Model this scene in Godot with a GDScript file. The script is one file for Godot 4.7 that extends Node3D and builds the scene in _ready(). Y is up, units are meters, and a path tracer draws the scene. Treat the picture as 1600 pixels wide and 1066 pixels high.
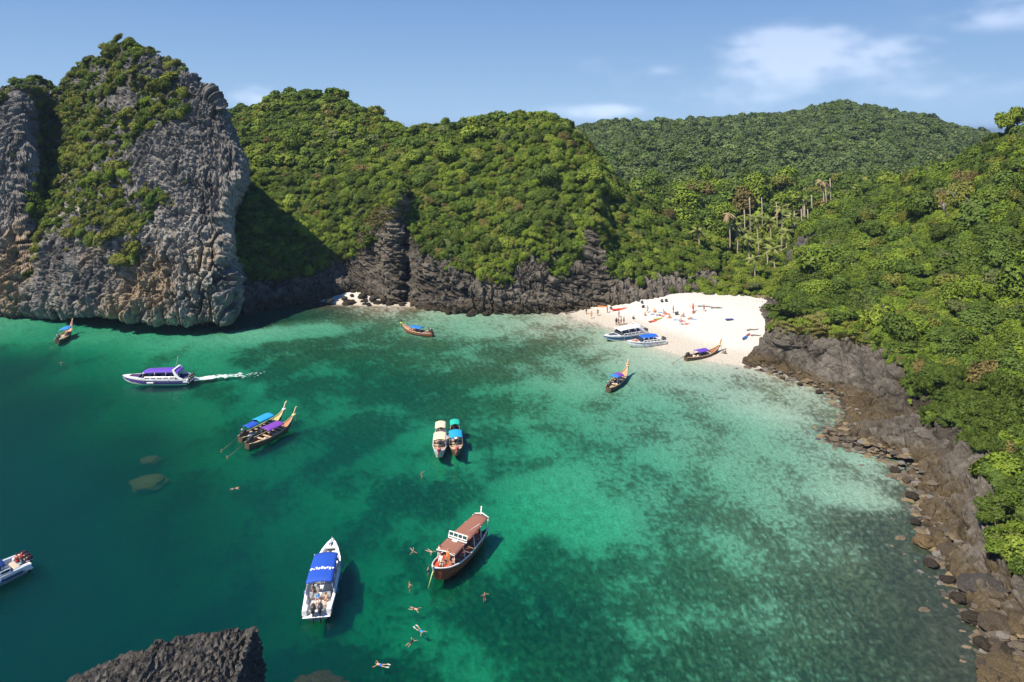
extends Node3D
# A bay of turquoise water between a limestone massif, a wooded hill and a rocky wooded spur, with a white beach and tour boats.

const F := 1067.0          # focal length of the lens in units of the 1600-wide picture
const EYE := 43.0          # height of the camera above the sea
const HZ := 200.0          # row of the horizon

var rng := RandomNumberGenerator.new()
var mats := {}
var used_names := {}
var sun_dir := Vector3(0.45, -0.82, -0.35).normalized()

func at(px: float, py: float, d: float) -> Vector3:
	return Vector3((px - 800.0) * d / F, EYE - (py - HZ) * d / F, -d)

func on(px: float, py: float, y := 0.0) -> Vector3:   # the point of height y seen there
	var d := (EYE - y) * F / (py - HZ)
	return Vector3((px - 800.0) * d / F, y, -d)

func numbered(called: String) -> String:
	var n: int = used_names.get(called, 0)
	used_names[called] = n + 1
	return called if n == 0 else "%s_%03d" % [called, n]

func tag(o: Node, label := "", category := "", group := "", kind := "") -> Node:
	if label: o.set_meta("label", label)
	if category: o.set_meta("category", category)
	if group: o.set_meta("group", group)
	if kind: o.set_meta("kind", kind)
	return o

func thing(called: String, label: String, category: String, where := Vector3.ZERO, turn := 0.0, group := "") -> Node3D:
	var o := Node3D.new()
	o.name = numbered(called)
	add_child(o, true)
	o.position = where
	o.rotation.y = turn
	tag(o, label, category, group)
	return o

func put(called: String, mesh: Mesh, material: Material, parent: Node = null, where := Transform3D()) -> MeshInstance3D:
	var o := MeshInstance3D.new()
	o.mesh = mesh
	if material: o.set_surface_override_material(0, material)
	if parent == null or parent == self:
		o.name = numbered(called)
		add_child(o, true)
	else:
		var n := 0
		var nm := called
		while parent.has_node(NodePath(nm)):
			n += 1
			nm = "%s_%03d" % [called, n]
		o.name = nm
		parent.add_child(o, true)
	o.transform = where
	return o

func lin(r: float, g: float, b: float) -> Color:
	return Color(r, g, b).linear_to_srgb()

func paint(r: float, g: float, b: float, rough := 0.6, metal := 0.0) -> StandardMaterial3D:   # a plain colour, given in linear values
	var key := "%.3f %.3f %.3f %.2f %.2f" % [r, g, b, rough, metal]
	if not mats.has(key):
		var m := StandardMaterial3D.new()
		m.albedo_color = lin(r, g, b)
		m.roughness = rough
		m.metallic = metal
		mats[key] = m
	return mats[key]

func noise(seed_: int, freq: float, octaves := 1, ridged := false) -> FastNoiseLite:
	var n := FastNoiseLite.new()
	n.seed = seed_
	n.frequency = freq
	n.noise_type = FastNoiseLite.TYPE_SIMPLEX_SMOOTH if octaves == 1 else FastNoiseLite.TYPE_PERLIN
	n.fractal_type = FastNoiseLite.FRACTAL_NONE if octaves == 1 else (FastNoiseLite.FRACTAL_RIDGED if ridged else FastNoiseLite.FRACTAL_FBM)
	n.fractal_octaves = octaves
	return n

func cells(seed_: int, freq: float, what: FastNoiseLite.CellularReturnType) -> FastNoiseLite:
	var n := FastNoiseLite.new()
	n.seed = seed_
	n.frequency = freq
	n.noise_type = FastNoiseLite.TYPE_CELLULAR
	n.cellular_return_type = what
	n.fractal_type = FastNoiseLite.FRACTAL_NONE
	return n

func noise_texture(seed_: int, freq: float, octaves: int, size := 512, lo := 0.0, hi := 1.0, as_normal := false, bump := 4.0) -> NoiseTexture2D:
	var t := NoiseTexture2D.new()
	t.width = size
	t.height = size
	t.seamless = true
	t.noise = noise(seed_, freq, octaves)
	if as_normal:
		t.as_normal_map = true
		t.bump_strength = bump
	elif lo != 0.0 or hi != 1.0:
		var g := Gradient.new()
		g.set_color(0, Color(lo, lo, lo))
		g.set_color(1, Color(hi, hi, hi))
		t.color_ramp = g
	return t

# ---------------------------------------------------------------- sheets lofted through rows of points
func spline(p: PackedVector3Array, t: float) -> Vector3:
	var n := p.size() - 1
	var i := clampi(int(t), 0, n - 1)
	var f := t - i
	var a := p[maxi(i - 1, 0)]
	var b := p[i]
	var c := p[i + 1]
	var e := p[mini(i + 2, n)]
	return 0.5 * (2.0 * b + (c - a) * f + (2.0 * a - 5.0 * b + 4.0 * c - e) * f * f + (3.0 * b - a - 3.0 * c + e) * f * f * f)

class Sheet:
	var nu: int
	var nv: int
	var p: PackedVector3Array
	var n: PackedVector3Array
	var c: PackedColorArray
	var vs: PackedFloat32Array   # how far up the rows each line lies, 0..1
	func normals(sign_ := 1.0) -> void:
		n.resize(p.size())
		for j in nv:
			for i in nu:
				var a := p[j * nu + maxi(i - 1, 0)]
				var b := p[j * nu + mini(i + 1, nu - 1)]
				var e := p[maxi(j - 1, 0) * nu + i]
				var g := p[mini(j + 1, nv - 1) * nu + i]
				n[j * nu + i] = (b - a).cross(g - e).normalized() * sign_
	func mesh(faceted := false) -> ArrayMesh:
		var ix := PackedInt32Array()
		ix.resize((nu - 1) * (nv - 1) * 6)
		var k := 0
		for j in nv - 1:
			for i in nu - 1:
				var a := j * nu + i
				ix[k] = a
				ix[k + 1] = a + nu
				ix[k + 2] = a + 1
				ix[k + 3] = a + 1
				ix[k + 4] = a + nu
				ix[k + 5] = a + nu + 1
				k += 6
		var arr := []
		arr.resize(Mesh.ARRAY_MAX)
		arr[Mesh.ARRAY_VERTEX] = p
		if not faceted: arr[Mesh.ARRAY_NORMAL] = n
		if c.size(): arr[Mesh.ARRAY_COLOR] = c
		arr[Mesh.ARRAY_INDEX] = ix
		var m := ArrayMesh.new()
		m.add_surface_from_arrays(Mesh.PRIMITIVE_TRIANGLES, arr)
		return m

func loft(rows: Array, nu: int, nv: int, fine := 0.5) -> Sheet:   # rows of PackedVector3Array, base first; fine is the share of lines spent on the lower half
	var s := Sheet.new()
	s.nu = nu
	s.nv = nv
	var mid: Array[PackedVector3Array] = []
	for i in nu: mid.append(PackedVector3Array())
	for r: PackedVector3Array in rows:
		for i in nu:
			mid[i].append(spline(r, float(i) / (nu - 1) * (r.size() - 1)))
	s.p.resize(nu * nv)
	for j in nv:
		var t := float(j) / (nv - 1)
		s.vs.append(t / fine * 0.5 if t < fine else 0.5 + (t - fine) / (1.0 - fine) * 0.5)
	for i in nu:
		for j in nv:
			s.p[j * nu + i] = spline(mid[i], s.vs[j] * (rows.size() - 1))
	s.normals()
	return s

func mix3(a: Vector3, b: Vector3, t: float) -> Vector3:
	return a + (b - a) * t

func rgb(v: Vector3) -> Color:
	return Color(v.x, v.y, v.z)

func _ready() -> void:
	rng.seed = 7
	# camera: level, with the lens shifted down
	var cam := Camera3D.new()
	cam.name = "camera"
	cam.projection = Camera3D.PROJECTION_FRUSTUM
	cam.near = 1.0
	cam.far = 12000.0
	cam.size = 1066.0 / F
	cam.frustum_offset = Vector2(0, -(533.0 - HZ) / F)
	cam.position = Vector3(0, EYE, 0)
	add_child(cam)
	cam.current = true
	# sky
	var env := Environment.new()
	var sky := Sky.new()
	var sm := ProceduralSkyMaterial.new()
	sm.sky_top_color = Color(0.205, 0.395, 0.64)
	sm.sky_horizon_color = Color(0.56, 0.675, 0.785)
	sm.sky_curve = 0.14
	sm.ground_bottom_color = Color(0.16, 0.3, 0.34)
	sm.ground_horizon_color = Color(0.5, 0.62, 0.72)
	sm.sun_angle_max = 12.0
	sm.sun_curve = 0.05
	sm.sky_cover = cloud_cover()
	sky.sky_material = sm
	env.background_mode = Environment.BG_SKY
	env.sky = sky
	env.tonemap_mode = Environment.TONE_MAPPER_LINEAR
	env.tonemap_exposure = 1.55
	env.fog_enabled = true
	env.fog_density = 0.00011
	env.fog_light_color = Color(0.75, 0.86, 1.0)
	env.volumetric_fog_enabled = true
	env.volumetric_fog_density = 0.0
	env.sdfgi_enabled = true
	env.ssao_enabled = true
	env.ssil_enabled = true
	var we := WorldEnvironment.new()
	we.name = "environment"
	we.environment = env
	add_child(we)
	# sun
	var sun := DirectionalLight3D.new()
	sun.name = "sun"
	sun.light_energy = 1.5
	sun.light_color = Color(1.0, 0.955, 0.88)
	sun.light_angular_distance = 0.53
	sun.shadow_enabled = true
	add_child(sun)
	sun.look_at_from_position(Vector3.ZERO, sun_dir, Vector3.UP)

	build_sea()
	build_land()
	build_forest()
	build_shore()
	build_boats()
	build_people()

# ---------------------------------------------------------------- sky cover
func cloud_cover() -> ImageTexture:
	var w := 2048
	var h := 1024
	var im := Image.create_empty(w, h, false, Image.FORMAT_RGBA8)
	im.fill(Color(1, 1, 1, 0))
	var a := noise(11, 1.0, 5)
	var b := noise(12, 1.0, 4)
	var big := noise(13, 1.0, 2)
	# banks: azimuth (from ahead, clockwise) and elevation in degrees, half widths, strength
	var banks := [[22.5, 6.1, 6.0, 1.9, 1.15], [27.0, 5.6, 7.0, 1.5, 0.85], [13.0, 4.6, 6.5, 1.0, 0.5], [22.0, 4.2, 10.0, 1.5, 0.6], [31.0, 3.0, 9.0, 1.3, 0.45], [34.5, 7.8, 5.0, 1.0, 0.75], [38.0, 9.6, 8.0, 1.2, 0.8], [7.5, 1.5, 4.0, 0.5, 0.95], [11.0, 1.0, 4.0, 0.7, 0.5],
		[-20.8, 2.5, 2.6, 0.9, 0.8], [1.0, 1.0, 9.0, 0.6, 0.3], [9.0, 5.2, 5.0, 0.9, 0.36], [18.0, 3.2, 9.0, 1.6, 0.5], [29.0, 4.4, 7.0, 1.6, 0.5]]
	var r2 := RandomNumberGenerator.new()
	r2.seed = 5
	for k in 34:
		var az := r2.randf_range(48, 312)
		banks.append([az, r2.randf_range(1.5, 14), r2.randf_range(4, 9), r2.randf_range(0.6, 2.0), r2.randf_range(0.5, 1.1)])
	var gain := PackedFloat32Array()
	for row in range(h / 2 - 190, h / 2):
		var el := (0.5 - (row + 0.5) / h) * 180.0
		for col in w:
			# the middle of the picture of the sky looks along -z
			var az := (col + 0.5) / w * 360.0
			var env := 0.0
			for k: Array in banks:
				var dx: float = fposmod(az - k[0] + 180.0, 360.0) - 180.0
				if absf(dx) > k[2] * 2.2: continue
				var dy: float = el - k[1]
				var e: float = (dx * dx) / (k[2] * k[2]) + (dy * dy) / (k[3] * k[3]) * (1.0 if dy > 0 else 0.45)
				env = maxf(env, k[4] * exp(-e))
			if env < 0.03: continue
			var q := Vector3(sin(deg_to_rad(az)), 0, -cos(deg_to_rad(az))) * 8.0
			q.y = el * 0.32
			var t := a.get_noise_3dv(q * 1.1) * 0.75 + b.get_noise_3dv(q * 3.2) * 0.55 + big.get_noise_3dv(q * 0.4) * 0.2
			var v := smoothstep(0.10, 1.25, env * (1.0 + t * 1.9) + t * 0.25 * env)
			if v > 0.004:
				im.set_pixel(col, row, Color(1.0, 0.95, 0.92, v * 0.21))
	return ImageTexture.create_from_image(im)

# ---------------------------------------------------------------- sea bed, beach and water
# heights of the bed: column and row of the picture where that bed is seen through the flat surface, and its height
const BED := [
	[-200, 505, -4.0], [-200, 540, -9.0], [-200, 700, -16.0], [-100, 900, -18.0], [0, 500, -2.0], [0, 512, -2.6], [60, 530, -3.4], [0, 560, -10.0], [0, 640, -15.0], [0, 760, -18.0], [0, 900, -20.0], [0, 1066, -20.0], [100, 1066, -18.0],
	[150, 522, -2.6], [150, 560, -5.4], [280, 530, -2.4], [200, 620, -6.6], [150, 700, -12.5], [250, 800, -12.5], [250, 950, -14.5], [350, 1040, -12.0], [330, 560, -3.6], [370, 525, -1.8], [230, 535, -2.8], [330, 630, -5.2], [400, 590, -3.8], [380, 700, -6.2], [450, 640, -4.6], [450, 760, -6.8],
	[420, 510, -1.5], [480, 495, -2.0], [430, 490, -2.5], [470, 540, -2.4], [560, 520, -2.0], [550, 482, -0.5], [600, 478, -0.2], [560, 590, -4.2], [530, 700, -6.0], [620, 640, -4.0], [620, 740, -5.0], [650, 800, -5.2], [500, 850, -8.5], [420, 920, -11.5], [480, 1010, -8.5], [560, 950, -6.5], [600, 880, -6.0], [620, 1040, -4.8],
	[660, 560, -2.3], [660, 492, -0.7], [720, 510, -1.1], [800, 500, -0.7], [760, 560, -1.7], [720, 640, -3.2], [760, 720, -3.7], [850, 640, -2.3], [860, 560, -1.2], [880, 495, -0.35], [930, 520, -0.7], [930, 600, -1.3], [980, 545, -0.6], [1050, 570, -0.55], [1100, 600, -0.75], [1000, 640, -1.7],
	[850, 740, -3.0], [950, 740, -2.5], [900, 820, -3.4], [800, 860, -4.6], [720, 800, -4.6], [720, 920, -5.2], [700, 1020, -4.8], [820, 960, -4.6], [800, 1066, -4.4], [950, 900, -3.0], [950, 1020, -3.0], [1060, 780, -1.9], [1060, 900, -2.2], [1100, 1020, -2.1], [1120, 680, -1.3], [1200, 620, -0.5], [1200, 720, -1.2], [1200, 820, -1.2], [1220, 940, -1.3],
	[1250, 1050, -1.4], [1280, 640, -0.4], [1300, 720, -0.7], [1350, 800, -0.7], [1370, 900, -0.8], [1400, 1010, -0.8], [1400, 760, -0.4], [1450, 860, -0.45], [1500, 960, -0.4], [1530, 1040, -0.3], [1120, 575, -0.35], [1150, 580, -0.4],
	# the line of the water on the sand, then the sand above it
	[890, 488, -0.02], [940, 500, 0.0], [985, 515, 0.0], [1030, 534, 0.0], [1075, 549, 0.0], [1115, 560, 0.0], [1150, 566, 0.0], [640, 476, -0.05], [560, 474, -0.1], [505, 472, -0.6],
	[960, 490, 0.75], [1020, 512, 0.7], [1080, 532, 0.65], [1130, 545, 0.65], [920, 481, 0.6], [1000, 480, 1.4], [1080, 495, 1.5], [1150, 520, 1.4], [1000, 466, 2.4], [1060, 463, 2.9], [1120, 470, 2.9], [1190, 492, 2.4], [1180, 530, 1.2],
	[545, 462, 0.9], [590, 462, 0.9], [560, 452, 1.6], [640, 471, 0.35]]

var bed_points := PackedVector3Array()
func bed_height(x: float, d: float) -> float:
	if bed_points.is_empty():
		for b: Array in BED: bed_points.append(on(b[0], b[1], b[2] if b[2] > 0 else 0.0) * Vector3(1, 0, 1) + Vector3(0, b[2] * (0.3 if b[2] < 0 else 1.0), 0))
	var s := 0.0
	var v := 0.0
	for q in bed_points:
		var dx := x - q.x
		var dz := d + q.z
		var r := dx * dx + dz * dz + 1.5
		var w := 1.0 / (r * r)
		s += w
		v += w * q.y
	return v / s

const BX := -175.0
const BD := 40.0
const BSTEP := 2.0
var bed_map := PackedFloat32Array()
var bed_w := 170
var bed_h := 84
func bed(x: float, d: float) -> float:
	if bed_map.is_empty():
		bed_map.resize(bed_w * bed_h)
		for j in bed_h:
			for i in bed_w:
				bed_map[j * bed_w + i] = bed_height(BX + i * BSTEP, BD + j * BSTEP)
		for pass_ in 4:   # even out the bumps round the given points
			var old := bed_map.duplicate()
			for j in range(1, bed_h - 1):
				for i in range(1, bed_w - 1):
					var k := j * bed_w + i
					bed_map[k] = old[k] * 0.25 + (old[k - 1] + old[k + 1] + old[k - bed_w] + old[k + bed_w]) * 0.125 + (old[k - 1 - bed_w] + old[k + 1 - bed_w] + old[k - 1 + bed_w] + old[k + 1 + bed_w]) * 0.0625
	var fx := clampf((x - BX) / BSTEP, 0, bed_w - 1.001)
	var fy := clampf((d - BD) / BSTEP, 0, bed_h - 1.001)
	var i := int(fx)
	var j := int(fy)
	fx -= i
	fy -= j
	var k := j * bed_w + i
	return lerpf(lerpf(bed_map[k], bed_map[k + 1], fx), lerpf(bed_map[k + bed_w], bed_map[k + bed_w + 1], fx), fy)

# how much of the bed is coral and weed, or darkened for cove shade (0 sand, 1 reef)
const REEF_AND_SHADE := [
	[1425, 775, 0.75], [1450, 820, 0.95], [1470, 860, 1.05], [1490, 910, 1.15], [1515, 960, 1.15], [1540, 1010, 1.15], [1420, 850, 0.8], [1440, 930, 0.95], [1460, 980, 1.0], [1490, 1040, 1.0], [1350, 700, 0.5], [1395, 740, 0.6],
	[440, 492, 0.95], [490, 488, 0.9], [530, 490, 0.75], [570, 484, 0.55], [400, 505, 0.9],  # dark bed tone put in for the shade over the cove
	[0, 520, 0.1], [60, 508, 0.2], [150, 540, 0.25], [250, 530, 0.05], [300, 560, 0.3], [400, 520, 0.05], [420, 545, 0.6], [480, 510, 0.25], [520, 540, 0.7], [480, 580, 0.55], [400, 620, 0.4], [600, 500, 0.5], [600, 560, 0.6], [560, 640, 0.55], [640, 600, 0.62], [700, 560, 0.5],
	[720, 500, 0.25], [780, 510, 0.3], [800, 540, 0.62], [760, 600, 0.55], [860, 520, 0.5], [900, 505, 0.35], [960, 525, 0.2], [900, 560, 0.42], [850, 610, 0.4], [960, 560, 0.25], [1040, 560, 0.1], [1020, 600, 0.3], [1100, 600, 0.3], [1080, 570, 0.05], [1160, 590, 0.3], [1000, 660, 0.45], [900, 660, 0.45],
	[720, 660, 0.5], [640, 700, 0.4], [560, 720, 0.5], [650, 770, 0.7], [760, 740, 0.5], [780, 690, 0.5], [850, 700, 0.35], [900, 740, 0.15], [980, 720, 0.35], [840, 800, 0.1], [930, 810, 0.05], [780, 830, 0.25], [700, 830, 0.5], [620, 820, 0.45], [860, 870, 0.5], [760, 940, 0.7], [700, 900, 0.4], [640, 980, 0.45], [600, 1030, 0.75], [500, 1050, 0.9],
	[560, 900, 0.2], [460, 800, 0.2], [1060, 740, 0.36], [1050, 820, 0.42], [960, 900, 0.55], [850, 960, 0.75], [750, 1030, 0.5], [900, 1040, 0.7], [1050, 950, 0.6], [1150, 860, 0.46], [1100, 1040, 0.72], [1200, 780, 0.4], [1130, 690, 0.4], [1200, 650, 0.3], [1260, 690, 0.45], [1280, 640, 0.45], [1300, 760, 0.38], [1350, 720, 0.3],
	[1380, 780, 0.4], [1300, 870, 0.55], [1250, 960, 0.66], [1380, 950, 0.7], [1450, 900, 0.9], [1430, 830, 0.75], [1480, 1000, 1.0], [1400, 1050, 0.85], [1550, 1050, 1.0], [250, 700, 0.4], [300, 620, 0.35], [150, 620, 0.2]]
var reef_shade_points := PackedVector3Array()
var reef_shade_map := PackedFloat32Array()
func reef_and_shade(x: float, d: float) -> float:
	if reef_shade_map.is_empty():
		for b: Array in REEF_AND_SHADE:
			var q := on(b[0], b[1])
			reef_shade_points.append(Vector3(q.x, b[2], q.z))
		reef_shade_map.resize(bed_w * bed_h)
		for j in bed_h:
			for i in bed_w:
				var s := 0.0
				var v := 0.0
				for q in reef_shade_points:
					var dx := BX + i * BSTEP - q.x
					var dz := BD + j * BSTEP + q.z
					var r := dx * dx + dz * dz + 2.0
					s += 1.0 / (r * r)
					v += q.y / (r * r)
				reef_shade_map[j * bed_w + i] = v / s
	var fx := clampf((x - BX) / BSTEP, 0, bed_w - 1.001)
	var fy := clampf((d - BD) / BSTEP, 0, bed_h - 1.001)
	var i := int(fx)
	var j := int(fy)
	fx -= i
	fy -= j
	var k := j * bed_w + i
	return lerpf(lerpf(reef_shade_map[k], reef_shade_map[k + 1], fx), lerpf(reef_shade_map[k + bed_w], reef_shade_map[k + bed_w + 1], fx), fy)

func build_sea() -> void:
	# bed and beach in one sheet, finer where it is nearer
	var s := Sheet.new()
	s.nu = 640
	s.nv = 330
	s.p.resize(s.nu * s.nv)
	s.c.resize(s.nu * s.nv)
	var fine := noise(21, 0.9, 3)
	var tiny := noise(28, 1.9, 3)
	var mid := noise(22, 0.16, 4)
	var broad := noise(23, 0.045, 3)
	var cell := FastNoiseLite.new()
	cell.seed = 24
	cell.noise_type = FastNoiseLite.TYPE_CELLULAR
	cell.frequency = 1.2
	var blob := FastNoiseLite.new()
	blob.seed = 27
	blob.noise_type = FastNoiseLite.TYPE_CELLULAR
	blob.frequency = 0.11
	for j in s.nv:
		var d := 36.0 * pow(200.0 / 36.0, float(j) / (s.nv - 1))
		for i in s.nu:
			var px := lerpf(-140.0, 1740.0, float(i) / (s.nu - 1))
			var x := (px - 800.0) * d / F
			var y := bed(x, d)
			var r := reef_and_shade(x, d)
			var deep := maxf(-y, 0.0)
			if y < 0.0: y *= lerpf(0.42, 1.0, smoothstep(0.5, 2.6, deep))
			var wet := smoothstep(0.12, -0.15, y)
			var m := mid.get_noise_2d(x, d * 0.8)
			var b := broad.get_noise_2d(x, d)
			var f := fine.get_noise_2d(x, d)
			var f2 := tiny.get_noise_2d(x, d * 0.85)
			var c := cell.get_noise_2d(x + m * 2.0, d + f)
			var near := smoothstep(1.1, 0.35, deep)   # shallow: rubble and small corals rather than big patches, doubling for rippled sunlight
			var cover := clampf(smoothstep(0.30, 0.68, r * 0.98 + m * lerpf(0.6, 0.42, near) + b * 0.2 + f * 0.28 + f2 * lerpf(0.28, 0.48, near) + 0.075), 0, 1) * smoothstep(0.10, -0.02, y) * smoothstep(0.02, 0.14, r)
			var lumps := clampf(0.5 - c * 0.9, 0.0, 1.4)
			if wet > 0.0:
				y += cover * (0.05 + 0.30 * maxf(f, -0.1) + 0.22 * lumps) * clampf(-y * 0.6, 0.1, 1.0) + f * 0.03 * wet
				y = minf(y, -0.03 + (1 - wet) * 0.3)
			else:
				y += f * 0.035 + f2 * 0.03 + m * 0.06
			s.p[j * s.nu + i] = Vector3(x, y, -d)
			var sand := Vector3(0.80, 0.765, 0.69) * (1.0 + f * 0.05)
			if y < 0.85: sand = sand.lerp(Vector3(0.66, 0.59, 0.48), smoothstep(0.85, 0.3, y + m * 0.12) * 0.9)
			if y < 0.0: sand = sand.lerp(Vector3(0.52, 0.56, 0.43) * (0.92 + 0.22 * f + 0.25 * m), wet)
			var pit := smoothstep(-0.12, 0.2, f2 + m * 0.2)
			var coral := Vector3(0.03, 0.029, 0.015).lerp(Vector3(0.19, 0.158, 0.09), clampf(lumps * 0.4 + pit * 0.6 - 0.15, 0, 1))
			coral = coral.lerp(Vector3(0.46, 0.47, 0.36), smoothstep(0.22, 0.5, f2 * 0.7 + f * 0.4 - b * 0.3) * 0.55)
			coral *= (0.9 + 0.5 * m) * lerpf(1.0, 0.42, smoothstep(0.5, 0.95, r))
			coral = coral.lerp(Vector3(0.052, 0.042, 0.027) * (1.0 + f2), 0.6 * smoothstep(0.8, 1.05, r))
			if y < 0.0: sand *= 1.0 + (0.30 * f2 + 0.2 * f) * wet  # uneven tone stands in for rippled sunlight, as does the mottling above
			var col := sand.lerp(coral, cover * 0.93)
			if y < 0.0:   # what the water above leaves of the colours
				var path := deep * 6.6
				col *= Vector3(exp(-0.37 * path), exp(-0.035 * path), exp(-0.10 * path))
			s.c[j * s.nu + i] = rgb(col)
	s.normals()
	var bm := StandardMaterial3D.new()
	bm.vertex_color_use_as_albedo = true
	bm.roughness = 0.95
	bm.metallic_specular = 0.1
	bm.albedo_texture = noise_texture(31, 0.03, 5, 1024, 0.72, 1.0)
	bm.uv1_triplanar = true
	bm.uv1_world_triplanar = true
	bm.uv1_scale = Vector3.ONE * 0.11
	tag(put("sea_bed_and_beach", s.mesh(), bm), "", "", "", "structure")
	# the deep floor far out, and the surface as far as the horizon
	var far := PlaneMesh.new()
	far.size = Vector2(16000, 16000)
	tag(put("deep_sea_floor", far, paint(0.05, 0.07, 0.06, 1.0), null, Transform3D(Basis(), Vector3(0, -22, 0))), "", "", "", "structure")
	var wm := StandardMaterial3D.new()
	wm.transparency = BaseMaterial3D.TRANSPARENCY_ALPHA
	wm.albedo_color = Color(0.0, 0.12, 0.12, 0.004)
	wm.roughness = 0.12
	wm.metallic_specular = 0.32
	wm.normal_enabled = true
	wm.normal_texture = noise_texture(41, 0.02, 4, 1024, 0, 1, true, 5.0)
	wm.normal_scale = 0.8
	wm.uv1_triplanar = true
	wm.uv1_world_triplanar = true
	wm.uv1_scale = Vector3(0.06, 0.06, 0.09)
	var top := PlaneMesh.new()
	top.size = Vector2(16000, 16000)
	tag(put("sea_surface", top, wm), "", "", "", "structure")
	var body := FogVolume.new()
	body.name = "sea_water"
	body.shape = RenderingServer.FOG_VOLUME_SHAPE_BOX
	body.size = Vector3(1400, 24, 900)
	body.position = Vector3(-150, -12.02, -330)
	var fm := FogMaterial.new()
	fm.density = 0.24
	fm.albedo = lin(0.0, 0.145, 0.135)
	body.material = fm
	add_child(body)
	tag(body, "", "", "", "structure")

# ---------------------------------------------------------------- land
var massif: Sheet
var hill: Sheet
var far_hill: Sheet
var spur: Sheet
var valley: Sheet

func row_of(list: Array) -> PackedVector3Array:
	var p := PackedVector3Array()
	for q: Vector3 in list: p.append(q)
	return p

func build_land() -> void:
	build_massif()
	build_hill()
	build_far_hill()
	build_valley()
	build_spur()

func rock_material() -> StandardMaterial3D:
	if not mats.has("rock"):
		var m := StandardMaterial3D.new()
		m.vertex_color_use_as_albedo = true
		m.roughness = 0.95
		m.metallic_specular = 0.2
		m.albedo_texture = noise_texture(51, 0.02, 6, 1024, 0.55, 1.0)
		m.heightmap_enabled = true
		m.heightmap_scale = 25.0
		m.heightmap_texture = noise_texture(52, 0.015, 6, 1024)
		m.uv1_triplanar = true
		m.uv1_world_triplanar = true
		m.uv1_scale = Vector3(0.12, 0.085, 0.12)
		mats["rock"] = m
	return mats["rock"]

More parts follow.
